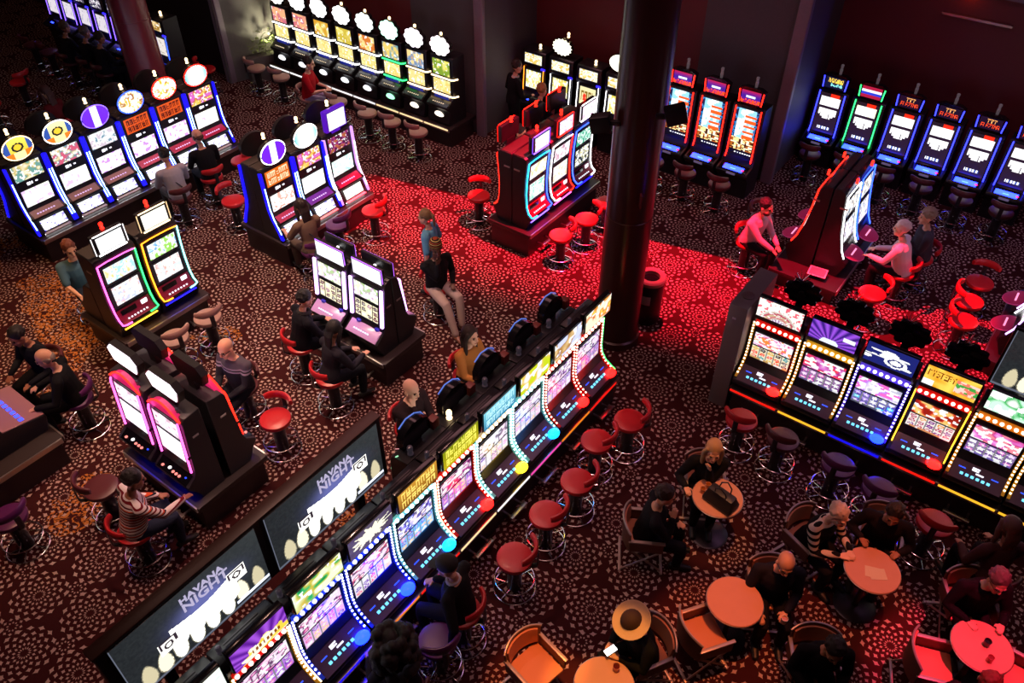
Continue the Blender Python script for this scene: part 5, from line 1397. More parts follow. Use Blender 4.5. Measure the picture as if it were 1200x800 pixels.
def l_hdr(u, v):
    if .25 < u < .75 and .45 < v < .62: return srgb('#e8e8ff')
    if v < .35 and hsh(int(u*20), int(v*12), 2) > .4: return srgb('#ff4a20')
    return mix(srgb('#b01838'), srgb('#38188a'), math.sin(v*PI))
for k, x in enumerate([-6.37, -5.67, -4.97]):
    machine_wall('red-edged wall machine with striped orange screen, %s right of the dark column' % ('first', 'second', 'third')[k], x, 13.85, '-y', 'red-edged machines on the grey pier', l_hdr, l_screen, 'red', 420, tall=1.78, lo=.76, topz=(1.86, 2.18))
def m_screen(top):
    def f(u, v):
        if v > .68:
            if v > .92: return srgb('#e02810') if .45 < u < .85 else srgb('#20141c')
            if .06 < u < .94: return mix(WHITE, srgb(top), .6*(vnoise(u, v, 12, 2) > .7))
            return srgb('#181018')
        if .36 < v < .62:
            a = abs(u-.5); w = .40-.10*(v < .46)-.12*(v < .41)
            if a < w and not (abs(math.sin(u*16)) < .12 and v < .5): return (1, .98, 1)
        if .08 < v < .15 and .2 < u < .8: return WHITE if (u*8) % 1 > .35 else srgb('#3050a0')
        return srgb('#241626')
    return f
def m_hdr(kind):
    def f(u, v):
        if kind == 'blaze':
            if text_at('BLAZING', u, v, .10, .92, .14, .50): return srgb('#ff4a18')
            if text_at('777', u, v, .30, .75, .55, .90): return srgb('#ffb060')
            return srgb('#180a20')
        if kind == 'gold':
            if .15 < u < .9 and .5 < v < .88 and hsh(int(u*24), int(v*6), 3) > .35: return srgb('#f0c850')
            if .3 < u < .95 and .18 < v < .42 and hsh(int(u*24), int(v*9), 4) > .4: return srgb('#80d8d8')
            return srgb('#0c1030')
        if .3 < v < .75: return mix(srgb('#e8e0f0'), srgb('#2038c0'), v < .5)
        return srgb('#a01838')
    return f
mled = ['deepblue', 'green', 'deepblue', 'deepblue', 'deepblue', 'deepblue']
mdesc = ['gold-lettered header, leftmost in the far right row', 'green edge lights in the far right row', 'red-lettered header, third in the far right row', 'red-lettered header, fourth in the far right row', 'red-lettered header, fifth in the far right row', 'red-lettered header, sixth in the far right row']
GLOW['deepblue'] = ('#2a30ff', 5)
for k in range(6):
    machine_wall('blue-lit wall slot machine with %s' % mdesc[k], -4.10+.722*k, 16.0, '-y', 'blue-lit machines in the far right row', m_hdr('gold' if k == 0 else 'tri' if k == 1 else 'blaze'), m_screen('#f8e8a0' if k == 1 else '#e8e0f8'), mled[k], 430+k)
# N: far left, behind the maroon column
for k, x in enumerate([-21.71, -21.0, -20.3, -19.58, -18.86]):
    machine_plain('small far-off machine with white screens, %s in the top left corner row' % hnames[k], x, 9.72, '-y', 'machines in the top left corner row', blot(160, ['#505068', '#c0b0c0', '#303048'], .75), art_white(40, '#d8d0d8', '#a0a0b0'), art_white(41), 440, None, 'violet', dz=.3)
machine_plain('far-off machine with amber header just right of the maroon column', -17.28, 9.72, '-y', 'machines in the top left corner row', blot(161, ['#d0902c', '#806020', '#e0c080'], .8), art_white(42, '#e0d8d0', '#a09888'), art_white(43), 446, None, 'blue', dz=.3)
# left edge fragment
machine_round('machine with pale green glass cut off at the left edge of the photo', -19.95, 6.62, '+x', 'machine at the left edge', art_white(44), blot(163, ['#d0ffc0', '#80c070', '#ffffff'], .6), art_white(45), bel, strip='red', core='white', rim='red', keyid=450, deckcol='#802020')
bank_plinth('dark plinth of the machine cut off at the left edge', -21.1, -19.95, 6.2, 7.0, ('+x',))
# O: table-top machine lower left
bank_plinth('dark plinth at the lower left edge', -10.4, -9.15, 1.05, 2.3, ('+x', '+y'), h=.47)
t = thing('slot_machine', 'flat-decked machine with blue-lit buttons before the man in black', 'slot machine', (-9.83, 1.95, .5))
bm = bmesh.new(); prism(bm, [(-.60, 0), (-.60, .9), (-.25, .95), (-.2, .35), (.34, .26), (.36, .22), (.30, 0)], -.48, .42, .01); link('cabinet', bm, BLACK, t)
bm = bmesh.new(); prism(bm, [(-.20, .352), (.345, .262), (.35, .275), (-.19, .37)], -.47, .41, .004); link('button_deck', bm, mat('deck_mauve', '#a07078', .3), t)
for i in range(8):
    bm = bmesh.new(); box(bm, -.4+.1*i, -.345+.1*i, .06, .12, .315, .335, .004); link('play_button', bm, glow('glow_btn_blue', '#4050ff', 2.0, False), t)
bm = bmesh.new(); box(bm, -.40, .34, -.225, -.21, .45, .88); link('screen', bm, glow('o_screen', '#8090ff', .9), t)

# ------------------------------------------------------------------ stools
SG = 'bar stools'
for x, y, f, lab in ((-3.20, 6.95, 205, 'red stool nearest the dark column in front of the centre bank'), (-3.36, 6.38, 190, 'red stool second from the dark column in front of the centre bank'),
                (-3.20, 5.67, 195, 'red stool third from the dark column in front of the centre bank'), (-3.22, 5.03, 190, 'red stool fourth from the dark column in front of the centre bank'),
                (-3.17, 4.32, 200, 'red stool next to the person in the black cap, farther from the camera'), ):
    stool(lab, x, y, f, SG, 'red')
stool('plum-lit stool with the hand of the person in the black cap on it', -3.22, 3.02, 150, SG, 'plum')
for x, y, lt, lab in ((-2.0, 7.86, 'red', 'red stool nearest the grey end cabinet of the right front bank'), (-1.42, 7.86, 'dark', 'dark brown-red stool second from the grey end cabinet'),
                  (-.68, 7.86, 'plum', 'plum-lit stool third from the grey end cabinet'), (-.13, 7.78, 'plum', 'plum-lit stool fourth from the grey end cabinet'), (.56, 7.68, 'red', 'red stool behind the person in the dark jacket at the red café table')):
    stool(lab, x, y, 88+6*math.sin(x*5), SG, lt)


for x, y, f, lab in ((-1.50, 11.62, 205, 'bright red stool in front of the right oval-deck pod, nearest the bulb-lit bank'), (-.21, 12.34, 20, 'bright red stool, middle of three by the oval-deck pod at the right edge'), (-.16, 11.78, 10, 'bright red stool, nearest of three by the oval-deck pod at the right edge'), (-.2, 12.95, 275, 'bright red stool, farthest of three by the oval-deck pod at the right edge'),
                ):
    stool(lab, x, y, f, SG, 'red')
stool('dark stool beside the bearded man in the white shirt', -3.80, 12.60, 0, SG, 'dark')
for x, y, f, lab in ((-6.38, 10.02, 215, 'bright red stool nearest the camera on the red carpet pod'), (-6.30, 10.72, 225, 'bright red stool, middle of three on the red carpet pod'), (-6.30, 11.4, 235, 'bright red stool, farthest of three on the red carpet pod'), (-8.33, 10.18, -60, 'bright red stool behind the red carpet pod, seat facing left')):
    stool(lab, x, y, f, SG, 'red')
for x, y, f, lt, lab in ((-7.03, 4.14, -70, 'red', 'red stool alone on the carpet beside the bald man in the striped sweater'), (-9.50, 4.95, 165, 'tan', 'tan-backed stool in front of the rainbow pair, farther one'), (-9.50, 4.35, 170, 'tan', 'tan-backed stool in front of the rainbow pair, nearer one'),
                     (-7.88, 2.08, 80, 'dark', 'dark stool left of the striped jumper player'), 
                     (-9.75, 7.95, 180, 'plum', 'plum stool in front of the three-machine pod'), (-9.55, 8.65, 200, 'red', 'red-backed stool at the far end of the three-machine pod'), (-11.85, 7.35, 10, 'red', 'red stool behind the near corner of the three-machine pod'),
                     (-11.85, 8.2, 20, 'red', 'red stool second along behind the three-machine pod'), (-8.36, 1.16, 185, 'plum', 'plum round stool at the left edge, lowest one'),
                     ):
    stool(lab, x, y, f, SG, lt)
stool('red stool right of the dark-clad man at the blue-lit row', -12.9, 8.42, 205, SG, 'red')
jst = ['rightmost', 'second from the right', 'third from the right', 'fourth from the right', 'sixth from the right', 'leftmost']
for k, x in enumerate([-10.90, -11.65, -12.35, -13.25, -15.25, -16.1]):
    stool('tan-seated stool in front of the cloud-topper row, %s' % jst[k], x, 11.38+.12*(k > 3), 88+10*math.sin(k*2), SG, 'tan')


stool('red stool beside the trimmed wall corner at left', -17.0, 10.75, 60, SG, 'red')
for k, x in enumerate([-6.35, -5.65, -4.93]):
    stool('dark stool in blue light at the red-edged machines, %s' % ('left one', 'middle one', 'right one')[k], x, 13.22, 90, SG, 'dark')
for k, x in enumerate([-4.0, -3.3, -2.55, -1.84, -1.12, -.42]):
    stool('dark stool in blue light in front of the far right row, %s from left' % hnames[k], x, 15.38, 90, SG, 'dark')
for k, x in enumerate([-9.15, -8.45]):
    stool('dark stool at the cream-lit machines, %s' % ('left one', 'right one')[k], x, 13.25, 90, SG, 'dark')
stool('red stool at the left edge beside the pale green machine', -19.3, 6.75, 180, SG, 'red')
stool('red stool at the left edge, behind the first one', -19.9, 7.75, 190, SG, 'red')
for k, x in enumerate([-21.7, -20.95]):
    stool('dim stool in the top left corner, %s of the two free ones' % ('left', 'right')[k], x, 9.1, 90, SG, 'dark')

# ------------------------------------------------------------------ café tables and chairs
bistro_table('round café table with a black handbag on it, near the blonde woman', -1.66, 6.39)
bistro_table('empty orange-lit round café table in front of the bald man with a cup', -.89, 5.23)
bistro_table('orange-lit round café table with a small cup at the bottom edge', -1.53, 3.60)
bistro_table('red-orange round café table where two people lean over papers', .17, 6.50)
bistro_table('pink-red round café table of the man in glasses', 1.38, 6.27)
tub_chair('orange-lit café chair alone at the bottom edge, left of the cup table', -2.28, 3.46, -12)
tub_chair('orange-lit café chair tucked at the empty orange table', -1.03, 4.83, 55)
tub_chair('bright pink-red café chair left of the pink-red table', 1.04, 5.93, 20)
tub_chair('pink-red café chair at the right edge beyond the pink-red table', 1.90, 6.28, 180)

# things on the tables
t = thing('handbag', 'black leather handbag with looped handles on the round café table', 'handbag', (-1.60, 6.33, .745), R(-10))
bm = bmesh.new()
vs = box(bm, -.20, .20, -.12, .12, 0, .19, .04)
for v in vs:
    if v.co.z > .10: v.co.x *= .86; v.co.y *= .55
link('bag_body', bm, mat('bag_black', (.018, .014, .016), .45, bump=.1, scale=120), t)
for s in (-1, 1):
    bm = bmesh.new(); tube(bm, [(-.08, s*.04, .17), (-.07, s*.06, .26), (0, s*.07, .31), (.07, s*.06, .26), (.08, s*.04, .17)], .009, 7); link('handle', bm, BLACK, t)
def cup(label, x, y, z, col='#d8cfc8', s=1.0, full='#2a1008'):
    t = thing('cup', label, 'cup', (x, y, z))
    pm('cup_body', ('cup', col, s), mat('cup_'+col, col, .35), t, lambda bm: lathe(bm, [(.0, .0), (.028*s, 0), (.037*s, .085*s), (.034*s, .085*s), (.027*s, .01), (.0, .01)], 18, cap=False))
    pm('drink', ('drink', full, s), mat('drink_'+full, full, .2), t, lambda bm: lathe(bm, [(.0, .062*s), (.033*s, .064*s), (.033*s, .066*s), (.0, .066*s)], 16, cap=False))
    return t
cup('small paper cup on the bottom-edge café table', -1.52, 3.80, .745, '#c06a50', 1.0, '#5a1408')
cup('glass of amber drink nearer edge of the handbag table', -1.84, 6.34, .745, '#c88050', .9, '#8a4a18')
cup('glass of amber drink behind its twin on the handbag table', -1.82, 6.44, .745, '#c88050', .9, '#8a4a18')
cup('dark drink glass in the middle of the pink-red table', 1.40, 6.30, .745, '#401014', 1.0, '#1a0408')
cup('small pink cup on the pink-red table', 1.47, 6.14, .745, '#d04a50', .9, '#802028')
t = thing('paper_sheets', 'thin sheets of paper on the red-orange café table', 'papers', (.20, 6.47, .745), R(20))
bm = bmesh.new(); box(bm, -.10, .10, -.07, .07, 0, .0015, 0); box(bm, -.06, .12, -.09, .05, .0015, .003, 0, Matrix.Rotation(R(14), 4, 'Z')); link('sheets', bm, mat('paper', '#e0c8b0', .7), t)

# ------------------------------------------------------------------ people
PEOPLE = []
ST = .575
def P(label, x, y, f, on=None, **k):
    r = person(label, x, y, f, **k); PEOPLE.append(r)
    if on:
        c, s = math.cos(R(f)), math.sin(R(f))
        if on[0] == 'stool': stool(on[1], x+.0*c, y+.0*s, f, SG, on[2])
        else: tub_chair(on[1], x-.02*c, y-.02*s, f)
    return r
strp = cloth('striped_jumper', '#c0b0b0', [(0, '#e0d4d0'), (.22, '#7a1420'), (.36, '#e8dcd8'), (.52, '#1c2030'), (.60, '#d8542c'), (.72, '#e8dcd8'), (.86, '#5a1824')], 'Z', 8)
def band_mat():
    k = 'cloth_chest_bands'
    m = mat(k, '#1d1c26', .9); nt = m.node_tree; b = nt.nodes['Principled BSDF']
    tc = nt.nodes.new('ShaderNodeTexCoord'); sp = nt.nodes.new('ShaderNodeSeparateXYZ'); rp = nt.nodes.new('ShaderNodeValToRGB'); rp.color_ramp.interpolation = 'CONSTANT'
    mr = nt.nodes.new('ShaderNodeMapRange'); mr.inputs[1].default_value = .6; mr.inputs[2].default_value = 1.2
    els = rp.color_ramp.elements
    st = [(0, '#17161f'), (.70, '#9a90a0'), (.745, '#24222c'), (.78, '#8a8090'), (.82, '#4a4450')]
    while len(els) < len(st): els.new(.5)
    for e, (p, c) in zip(els, st): e.position = p; e.color = (*srgb(c), 1)
    nt.links.new(tc.outputs['Object'], sp.inputs[0]); nt.links.new(sp.outputs['Z'], mr.inputs[0]); nt.links.new(mr.outputs[0], rp.inputs[0]); nt.links.new(rp.outputs[0], b.inputs['Base Color'])
    return m
bw = cloth('black_white_sleeves', '#202020', [(0, '#100e10'), (.5, '#d8c8b8')], 'Z', 13)
CL = dict(seat=.40)
P('bald man in a dark sweater with pale chest bands, seated behind the pink pair', -7.87, 4.29, 280, ('stool', 'dark stool under the bald man in the banded sweater', 'dark'), seat=ST, lean=2, head=(14, 0), hands=((-.10, .36, .10), (.10, .38, .10)), skin='fair', hair='bald', top_mat=band_mat(), bottom='#12121a', extras=('glasses',))
P('person in a red and white striped jumper reaching to machine buttons', -6.98, 1.95, 80, ('stool', 'red stool under the striped jumper player', 'red'), seat=ST, lean=14, head=(16, 10), hands=((-.16, .40, .12), (.20, .58, .22)), skin='tan', hair='short', hair_col='#140d0a', top_mat=strp, bottom='#2a3044')
P('balding man in black seated at the flat-decked machine at left', -9.52, 2.77, 232, ('stool', 'plum round stool under the man in black at left', 'plum'), seat=ST, lean=6, head=(16, 0), hands=((-.30, .40, .16), (.16, .44, .16)), skin='fair', hair='ring', hair_col='#807068', top='#0d0c10', bottom='#0c0c10')
P('dark-clad person at the left edge behind the man in black', -10.35, 2.85, 280, ('stool', 'dark stool under the dark-clad person at the left edge', 'dark'), seat=ST, lean=8, head=(20, 0), hands=((-.2, .4, .12), (.2, .4, .12)), skin='tan', hair='short', hair_col='#1a1410', top='#14141a', bottom='#101014')
P('man in a teal short-sleeved shirt seated behind the rainbow pair', -11.72, 4.26, -10, ('stool', 'dark stool under the man in the teal shirt', 'dark'), seat=ST, lean=6, head=(10, 0), hands=((-.1, .42, .12), (.18, .42, .08)), skin='fair', hair='short', hair_col='#6a3420', top='#4a6878', bottom='#1a2436', sleeves='short')
P('person in a beige top seated with arms out at the three-machine pod', -9.52, 7.16, 168, ('stool', 'plum stool under the person in the beige top', 'plum'), seat=ST, lean=8, head=(12, 0), hands=((-.24, .46, .20), (.18, .48, .22)), skin='fair', hair='bob', hair_col='#2a1a14', top='#7a6050', bottom='#5a4a40', sleeves='short', female=True, extras=('bagstrap',))
P('dark-clad player on the left stool of the lilac pair', -7.87, 5.38, 72, ('stool', 'red stool under the left dark-clad player of the lilac pair', 'red'), seat=ST, lean=12, head=(14, 0), hands=((-.1, .45, .18), (.16, .48, .2)), skin='fair', hair='short', hair_col='#0f0c0c', top='#121019', bottom='#0e0e14', extras=('scarf',))
P('dark-haired player in grey on the right stool of the lilac pair', -7.02, 5.15, 78, ('stool', 'dark red stool under the player in grey of the lilac pair', 'red'), seat=ST, lean=12, head=(16, -8), hands=((-.12, .44, .16), (.16, .48, .2)), skin='fair', hair='bob', hair_col='#120f10', top='#25232c', bottom='#17171f', female=True)
P('man in black jacket, striped knit hat and pale jeans, hand at his chin', -7.17, 7.63, -15, ('stool', 'red stool under the man in the striped knit hat', 'red'), seat=ST, lean=3, head=(6, 20), hands=((-.14, .26, .12), (.06, .17, .50)), skin='brown', hair='none', top='#121014', bottom='#b09a90', shoe='#7a4a38', extras=('beanie',), legs=(((-.12, .45, .60), (-.06, .58, .16)), ((.14, .46, .58), (.14, .70, .12))))
P('woman in a light blue top walking past on the red carpet', -7.50, 7.94, 200, lean=3, head=(8, 0), hands=(None, (.2, .12, -.02)), skin='fair', hair='pony', hair_col='#7a5a3a', top='#5a90b0', bottom='#6a90a8', sleeves='short', female=True, stride=.12, scale=1.0)
P('woman in a tan jacket behind the centre bank, face lit by a screen', -5.50, 6.34, -2, ('stool', 'red stool under the woman in the tan jacket', 'red'), seat=ST, lean=5, head=(2, 0), hands=((-.12, .38, .10), (.12, .40, .12)), skin='pale', hair='long', hair_col='#24130d', top='#b07038', bottom='#1a1418', female=True)
P('bald man behind the centre bank with his hand to his face', -5.48, 5.10, -2, ('stool', 'red stool under the bald man behind the centre bank', 'red'), seat=ST, lean=6, head=(8, 0), hands=((-.1, .40, .12), (.07, .20, .52)), skin='pale', hair='bald', top='#2a1a1e', bottom='#141018')
P('person with a mass of dark curly hair at the centre bank', -3.14, 2.42, 165, ('stool', 'dark stool under the curly-haired person at the centre bank', 'dark'), seat=ST, lean=8, head=(8, 0), hands=((-.14, .42, .12), (.22, .50, .22)), skin='tan', hair='curly_long', hair_col='#120a0a', top='#140d12', bottom='#0f0d12', female=True)
P('person in a black cap at the centre bank, hand on the empty stool', -3.23, 3.44, 195, ('stool', 'red stool under the person in the black cap', 'red'), seat=ST, lean=6, head=(14, -10), hands=((-.40, -.06, -.02), (.14, .38, .14)), skin='fair', hair='none', top='#110e12', bottom='#0f0e14', extras=('cap', 'collar'))
P('bearded man in a white shirt reaching to the oval-deck pod', -3.69, 11.78, -12, ('stool', 'red stool under the bearded man in the white shirt', 'red'), seat=ST, lean=12, head=(8, 0), hands=((-.08, .50, .10), (.10, .52, .10)), skin='fair', hair='short', hair_col='#1c1210', top='#d0a8b8', bottom='#0f0c10', extras=('beard',))
P('white-haired player in a pale shirt at the oval-deck pod', -1.31, 12.46, 180, ('stool', 'red stool under the white-haired player', 'red'), seat=ST, lean=16, head=(8, 0), hands=((-.14, .52, .14), (.12, .50, .16)), skin='pale', hair='short', hair_col='#e0d0c8', top='#d8c8d0', bottom='#1a161c')
P('grey-haired player in a grey shirt, arms folded, beside the white-haired one', -1.18, 13.07, 205, ('stool', 'red stool under the grey-shirted player', 'red'), seat=ST, lean=8, head=(6, 0), hands=((.05, .24, .26), (-.05, .26, .24)), skin='fair', hair='tuft', hair_col='#8a7a64', top='#3a3842', bottom='#121016')
P('blonde long-haired woman in black with hand at mouth, handbag table', -1.96, 6.70, 300, ('chair', 'café chair under the blonde woman'), lean=6, head=(8, 0), hands=((.02, .22, .50), (.28, .34, .30)), skin='fair', hair='long', hair_col='#b08860', top='#100d10', bottom='#0e0d11', female=True, legs=(((-.1, .40, .44), (-.1, .38, .09)), ((.1, .40, .44), (.1, .36, .09))), **CL)
P('man in black on a café chair facing the handbag table', -2.17, 5.60, 30, ('chair', 'dark café chair under the man facing the handbag table'), lean=8, head=(10, 0), hands=((-.14, .36, .10), (.10, .26, .44)), skin='fair', hair='short', hair_col='#2a1a12', top='#141016', bottom='#120f14', **CL)
P('white-haired woman in striped sleeves leaning over the red-orange table', -0.58, 6.68, 338, ('chair', 'café chair under the woman in striped sleeves'), lean=14, head=(16, 0), hands=((-.08, .46, .28), (.08, .44, .27)), skin='pale', hair='short', hair_col='#d0b8a8', top_mat=bw, bottom='#0f0c10', female=True, extras=('vest',), **CL)
P('person in a dark jacket leaning on the red-orange table', 0.08, 7.20, 280, ('chair', 'café chair under the person in the dark jacket'), lean=14, head=(18, 0), hands=((-.20, .36, .27), (.22, .34, .28)), skin='tan', hair='short', hair_col='#1c120e', top='#1a1014', bottom='#100c10', **CL)
P('bald man in dark blue holding a paper cup by the empty table', -0.66, 5.75, 300, ('chair', 'café chair under the bald man with a cup'), lean=5, head=(16, 0), hands=((-.10, .34, .16), (.19, .36, .12)), skin='fair', hair='bald', top='#1c1a26', bottom='#141218', extras=('glasses',), **CL)
P('man in glasses and black sweater at the pink-red table', 1.16, 6.91, 300, ('chair', 'café chair under the man in glasses'), lean=10, head=(16, 0), hands=((-.14, .40, .28), (.20, .38, .26)), skin='fair', hair='short', hair_col='#5a4a44', top='#0f0c0f', bottom='#100d12', extras=('glasses',), **CL)
P('person in a grey-brown top at the right edge beside the bulb-lit bank', 1.25, 7.25, 130, ('stool', 'dark stool under the person at the right edge', 'dark'), seat=ST, lean=8, head=(10, 0), hands=((-.2, .36, .12), (.2, .4, .14)), skin='tan', hair='bob', hair_col='#5a3a30', top='#4a2a2a', bottom='#141014', female=True)
P('person in black with pale brimmed hat looking at a phone', -1.44, 4.28, 240, ('chair', 'café chair under the person in the brimmed hat'), lean=12, head=(26, 0), hands=((-.09, .36, .28), (.10, .36, .28)), skin='fair', hair='short', hair_col='#0f0a0a', top='#0d0b0e', bottom='#0d0b10', extras=('brimhat',), **CL)
P('dark-clad person on a café chair at the bottom edge', .05, 5.22, 300, ('chair', 'café chair under the dark-clad person at the bottom edge'), lean=14, head=(20, 0), hands=((-.14, .36, .12), (.14, .38, .12)), skin='tan', hair='short', hair_col='#140c0c', top='#100c0f', bottom='#0f0c10', **CL)
P('person with reddish hair at the bottom edge below the pink-red table', 1.40, 5.39, 75, ('chair', 'café chair under the reddish-haired person at the bottom edge'), lean=10, head=(10, 0), hands=((-.14, .36, .12), (.14, .38, .12)), skin='fair', hair='short', hair_col='#6a2018', top='#180c10', bottom='#100c10', female=True, **CL)
P('player in a red vest and pale trousers at the cloud-topper row', -13.91, 11.15, 35, ('stool', 'tan stool under the player in the red vest', 'tan'), seat=ST, lean=6, head=(10, 0), hands=((-.10, .40, .16), (.16, .42, .20)), skin='pale', hair='short', hair_col='#120d0d', top='#b01020', bottom='#9088a8', sleeves='short')
P('dark-clad man with back turned at the blue-lit row', -12.86, 7.66, 168, ('stool', 'red stool under the dark-clad man at the blue-lit row', 'red'), seat=ST, lean=10, head=(12, 0), hands=((-.16, .44, .16), (.18, .44, .16)), skin='fair', hair='ring', hair_col='#4a2a20', top='#121015', bottom='#100e13')
P('person in a white top with dark straps at the blue-lit row', -12.75, 6.86, 168, ('stool', 'dark stool under the person in the white top', 'dark'), seat=ST, lean=10, head=(14, 0), hands=((-.16, .44, .16), (.18, .44, .16)), skin='fair', hair='short', hair_col='#120d0d', top='#a8a4b0', bottom='#4a4440', extras=('bagstrap',))
P('red-lit long-haired woman seated behind the blue-lit row', -16.95, 7.07, 200, ('stool', 'red stool under the red-lit woman', 'red'), seat=ST, lean=6, head=(10, 0), hands=((-.1, .34, .1), (.1, .34, .1)), skin='fair', hair='long', hair_col='#3a1010', top='#5a1018', bottom='#20080c', female=True)
P('dark-clad man standing at the cream-lit machines', -9.75, 13.18, 60, lean=3, head=(8, 0), hands=((-.22, .2, .05), (.2, .3, .12)), skin='fair', hair='short', hair_col='#2a1410', top='#0f0d11', bottom='#0f0d12', extras=('collar',), scale=1.03)
P('sandy-haired player seated between the pod and the cream-lit machines', -9.00, 12.99, 85, ('stool', 'dark stool under the sandy-haired player', 'dark'), seat=ST, lean=8, head=(8, 0), hands=((-.14, .42, .14), (.16, .42, .14)), skin='fair', hair='short', hair_col='#a06a3a', top='#14131c', bottom='#10101a')
P('player in dark clothes at the far side of the red-carpet pod', -8.40, 11.40, 5, ('stool', 'red stool under the player at the far side of the red-carpet pod', 'red'), seat=ST, lean=6, head=(12, 0), hands=((-.14, .42, .14), (.16, .42, .14)), skin='fair', hair='short', hair_col='#1c1210', top='#1c2430', bottom='#2a3a50')
for k, (x, y, hc, d) in enumerate(((-19.95, 9.08, '#4a3420', 'brown hair'), (-19.28, 9.18, '#5a4a44', 'grey hair'), (-18.72, 9.2, '#241814', 'black hair'))):
    P('person with %s seen from behind in the dim top left corner' % d, x, y, 90, ('stool', 'dim stool under the person with %s in the top left corner' % d, 'dark'), seat=ST, lean=8, head=(8, 0), hands=((-.14, .42, .14), (.16, .42, .14)), skin='tan', hair='short', hair_col=hc, top='#15121a', bottom='#101014')
# held things
def held(pt, fn): return fn(pt)
bald_cup = [p for p in PEOPLE if 'holding a paper cup' in p[0]['label']][0]
q = bald_cup[2][0]; cup('white paper cup held by the bald man in dark blue', q.x+.03, q.y-.02, q.z-.03, '#e0cfc4', 1.0, '#c08060')
ph = [p for p in PEOPLE if 'looking at a phone' in p[0]['label']][0]
q = (ph[2][0]+ph[2][1])/2
t = thing('phone', 'glowing white phone in the hands of the person in the brimmed hat', 'phone', (q.x, q.y, q.z), R(-20))
bm = bmesh.new(); box(bm, -.037, .037, -.072, .072, -.004, .004, .003); link('case', bm, BLACKG, t)
bm = bmesh.new(); box(bm, -.034, .034, -.066, .066, .004, .0055); link('display', bm, glow('phone_white', '#ffffff', 3), t)

# ------------------------------------------------------------------ light
w = bpy.data.worlds.new('room_dark'); bpy.context.scene.world = w; w.use_nodes = True
w.node_tree.nodes['Background'].inputs[0].default_value = (.5, .25, .3, 1); w.node_tree.nodes['Background'].inputs[1].default_value = .01
def area(name, loc, size, col, power, rot=(0, 0, 0), sy=None, spread=180):
    l = bpy.data.lights.new(name, 'AREA'); l.energy = power; l.color = col; l.size = size
    if sy: l.shape = 'RECTANGLE'; l.size_y = sy
    l.spread = R(spread)
    o = bpy.data.objects.new(name, l); C.objects.link(o); o.location = loc; o.rotation_euler = rot
    return o
def spot(name, loc, target, col, power, deg, blend=.5, r=.05, square=False, scale=None, rz=None):
    l = bpy.data.lights.new(name, 'SPOT'); l.energy = power; l.color = col; l.spot_size = R(deg); l.spot_blend = blend; l.shadow_soft_size = r; l.use_square = square
    o = bpy.data.objects.new(name, l); C.objects.link(o); o.location = loc
    d = Vector(target)-Vector(loc); o.rotation_euler = d.to_track_quat('-Z', 'Y').to_euler()
    if rz is not None: o.rotation_euler = (0, 0, R(rz))
    if scale: o.scale = scale
    return o
KEYW = (1, .46, .40)
area('house_light_near', (-2.5, 3.5, 9.2), 4, KEYW, 42, sy=4)
area('house_light_far', (-10, 10, 9.2), 6, (1, .45, .48), 140, sy=3)
area('house_light_right', (.5, 11, 9.2), 4, (.82, .38, .72), 80, sy=4)
pl = bpy.data.lights.new('niche_uplight', 'SPOT'); pl.energy = 130; pl.color = (1, .9, .6); pl.spot_size = R(120); pl.spot_blend = 1.0; pl.shadow_soft_size = .05
po = bpy.data.objects.new('niche_uplight', pl); C.objects.link(po); po.location = (-16.35, 12.30, .80); po.rotation_euler = (R(180), R(-22), 0)
area('house_light_corner', (-21, 6, 9.2), 5, (1, .55, .35), 40, sy=5)
for x, y, p_, c in ((-9.4, 5.6, 2600, (1, .66, .46)), (-6.6, 4.4, 1000, (1, .54, .42)), (-8.0, 1.8, 800, (1, .54, .42)), (-12.2, 6.8, 700, (1, .52, .42)), (-13.0, 10.2, 650, (1, .46, .46)), (-8.8, 11.6, 500, (1, .40, .46)), (-3.2, 4.6, 170, (1, .44, .40)), (-.6, 5.6, 170, (1, .38, .40)), (-1.4, 13.6, 420, (.8, .40, .8)), (-5.8, 6.8, 420, (1, .46, .42))):
    spot('downlight', (x, y, 9.2), (x+.15, y-.1, 0), c, p_, 62, 1.0, .12)
# red wash with a straight cut edge on the carpet
RED_POWER = 24000
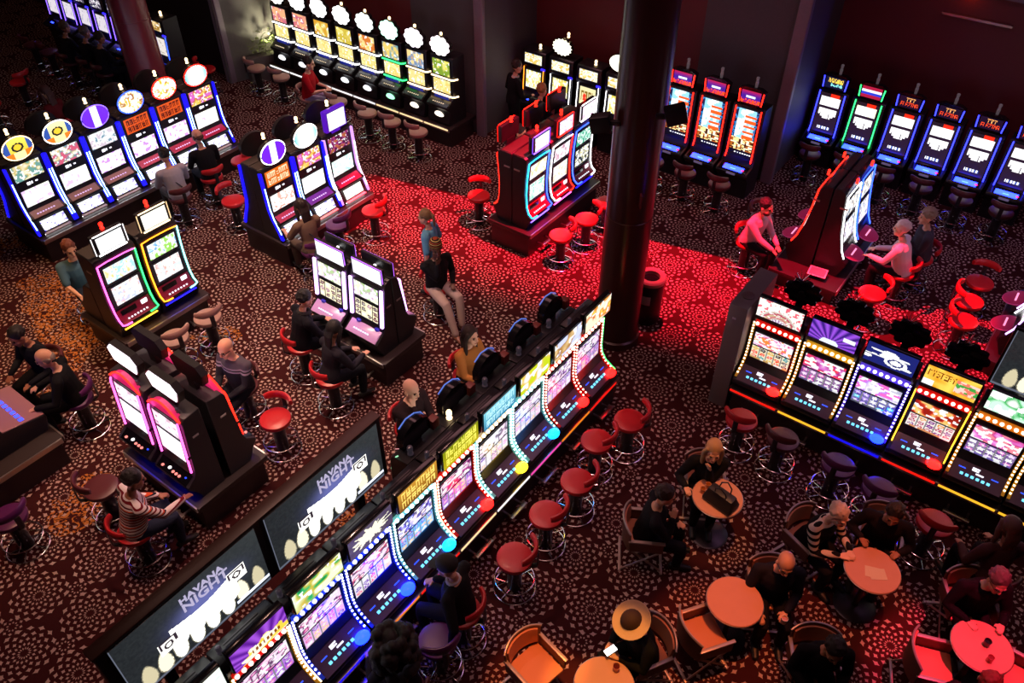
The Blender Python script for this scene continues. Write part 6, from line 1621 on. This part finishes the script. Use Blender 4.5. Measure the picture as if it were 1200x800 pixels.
# unseen spot; nodes mask its beam to a strip, one side crisp, one soft
def masked_spot(name, loc, rz, col, power, half_len, y_hi, y_soft, y_lo):
    o = spot(name, loc, (0, 0, 0), col, power, 84, .0, .015, False, None, rz)
    l = o.data; l.use_nodes = True; nt = l.node_tree; em = nt.nodes['Emission']
    tc = nt.nodes.new('ShaderNodeTexCoord'); sp = nt.nodes.new('ShaderNodeSeparateXYZ'); nt.links.new(tc.outputs['Normal'], sp.inputs[0])
    def M(op, a, b=None, clamp=False):
        n = nt.nodes.new('ShaderNodeMath'); n.operation = op; n.use_clamp = clamp
        for i, x in enumerate((a, b)):
            if x is None: continue
            if isinstance(x, (int, float)): n.inputs[i].default_value = x
            else: nt.links.new(x, n.inputs[i])
        return n.outputs[0]
    h = loc[2]
    az = M('ABSOLUTE', sp.outputs[2])
    X = M('MULTIPLY', M('DIVIDE', sp.outputs[0], az), h); Y = M('MULTIPLY', M('DIVIDE', sp.outputs[1], az), h)
    def ramp(v, a, b):
        n = nt.nodes.new('ShaderNodeMapRange'); n.interpolation_type = 'SMOOTHSTEP'; nt.links.new(v, n.inputs[0])
        n.inputs[1].default_value = a; n.inputs[2].default_value = b; return n.outputs[0]
    m = M('MULTIPLY', ramp(M('ABSOLUTE', X), half_len, half_len-.5), M('MULTIPLY', ramp(Y, y_hi, y_hi-.06), ramp(Y, y_lo, y_soft)))
    nt.links.new(m, em.inputs['Strength'])
    return o
masked_spot('red_wash', (-5.1, 10.36, 9.2), 13.0, (1, .010, .045), RED_POWER, 6.2, 1.33, .1, -1.7)
for n_, x, y, c, p, d in (('amber', -1.55, 3.62, (1, .42, .08), 2600, 9), ('amber', -2.25, 3.46, (1, .26, .04), 2600, 8), ('orange', -.93, 5.1, (1, .22, .05), 2200, 11), ('orange', -1.66, 6.39, (1, .36, .10), 1600, 8), ('orange', .17, 6.5, (1, .20, .06), 1800, 10), ('pink', 1.38, 6.2, (1, .04, .12), 4800, 13)):
    spot(n_+'_table_spot', (x+.1, y-.2, 9.2), (x, y, .72), c, p, d, .5)
spot('amber_floor_spot', (-12.5, 2.6, 9.0), (-12.2, 2.9, 0), (1, .48, .16), 1500, 36, 1.0)
spot('amber_floor_spot', (-9.2, 1.0, 9.0), (-9.4, 1.2, 0), (1, .40, .12), 500, 30, 1.0)

sc_ = bpy.context.scene
sc_.view_settings.view_transform = 'Standard'; sc_.view_settings.look = 'None'; sc_.view_settings.gamma = 1.0; sc_.view_settings.use_curve_mapping = False
sc_.view_settings.exposure = 0.0
sc_.cycles.max_bounces = 5; sc_.cycles.diffuse_bounces = 2; sc_.cycles.glossy_bounces = 3; sc_.cycles.transmission_bounces = 2
sc_.cycles.use_denoising = True; sc_.cycles.sample_clamp_indirect = 4.0
sc_.cycles.use_light_tree = True; sc_.cycles.caustics_reflective = False; sc_.cycles.caustics_refractive = False
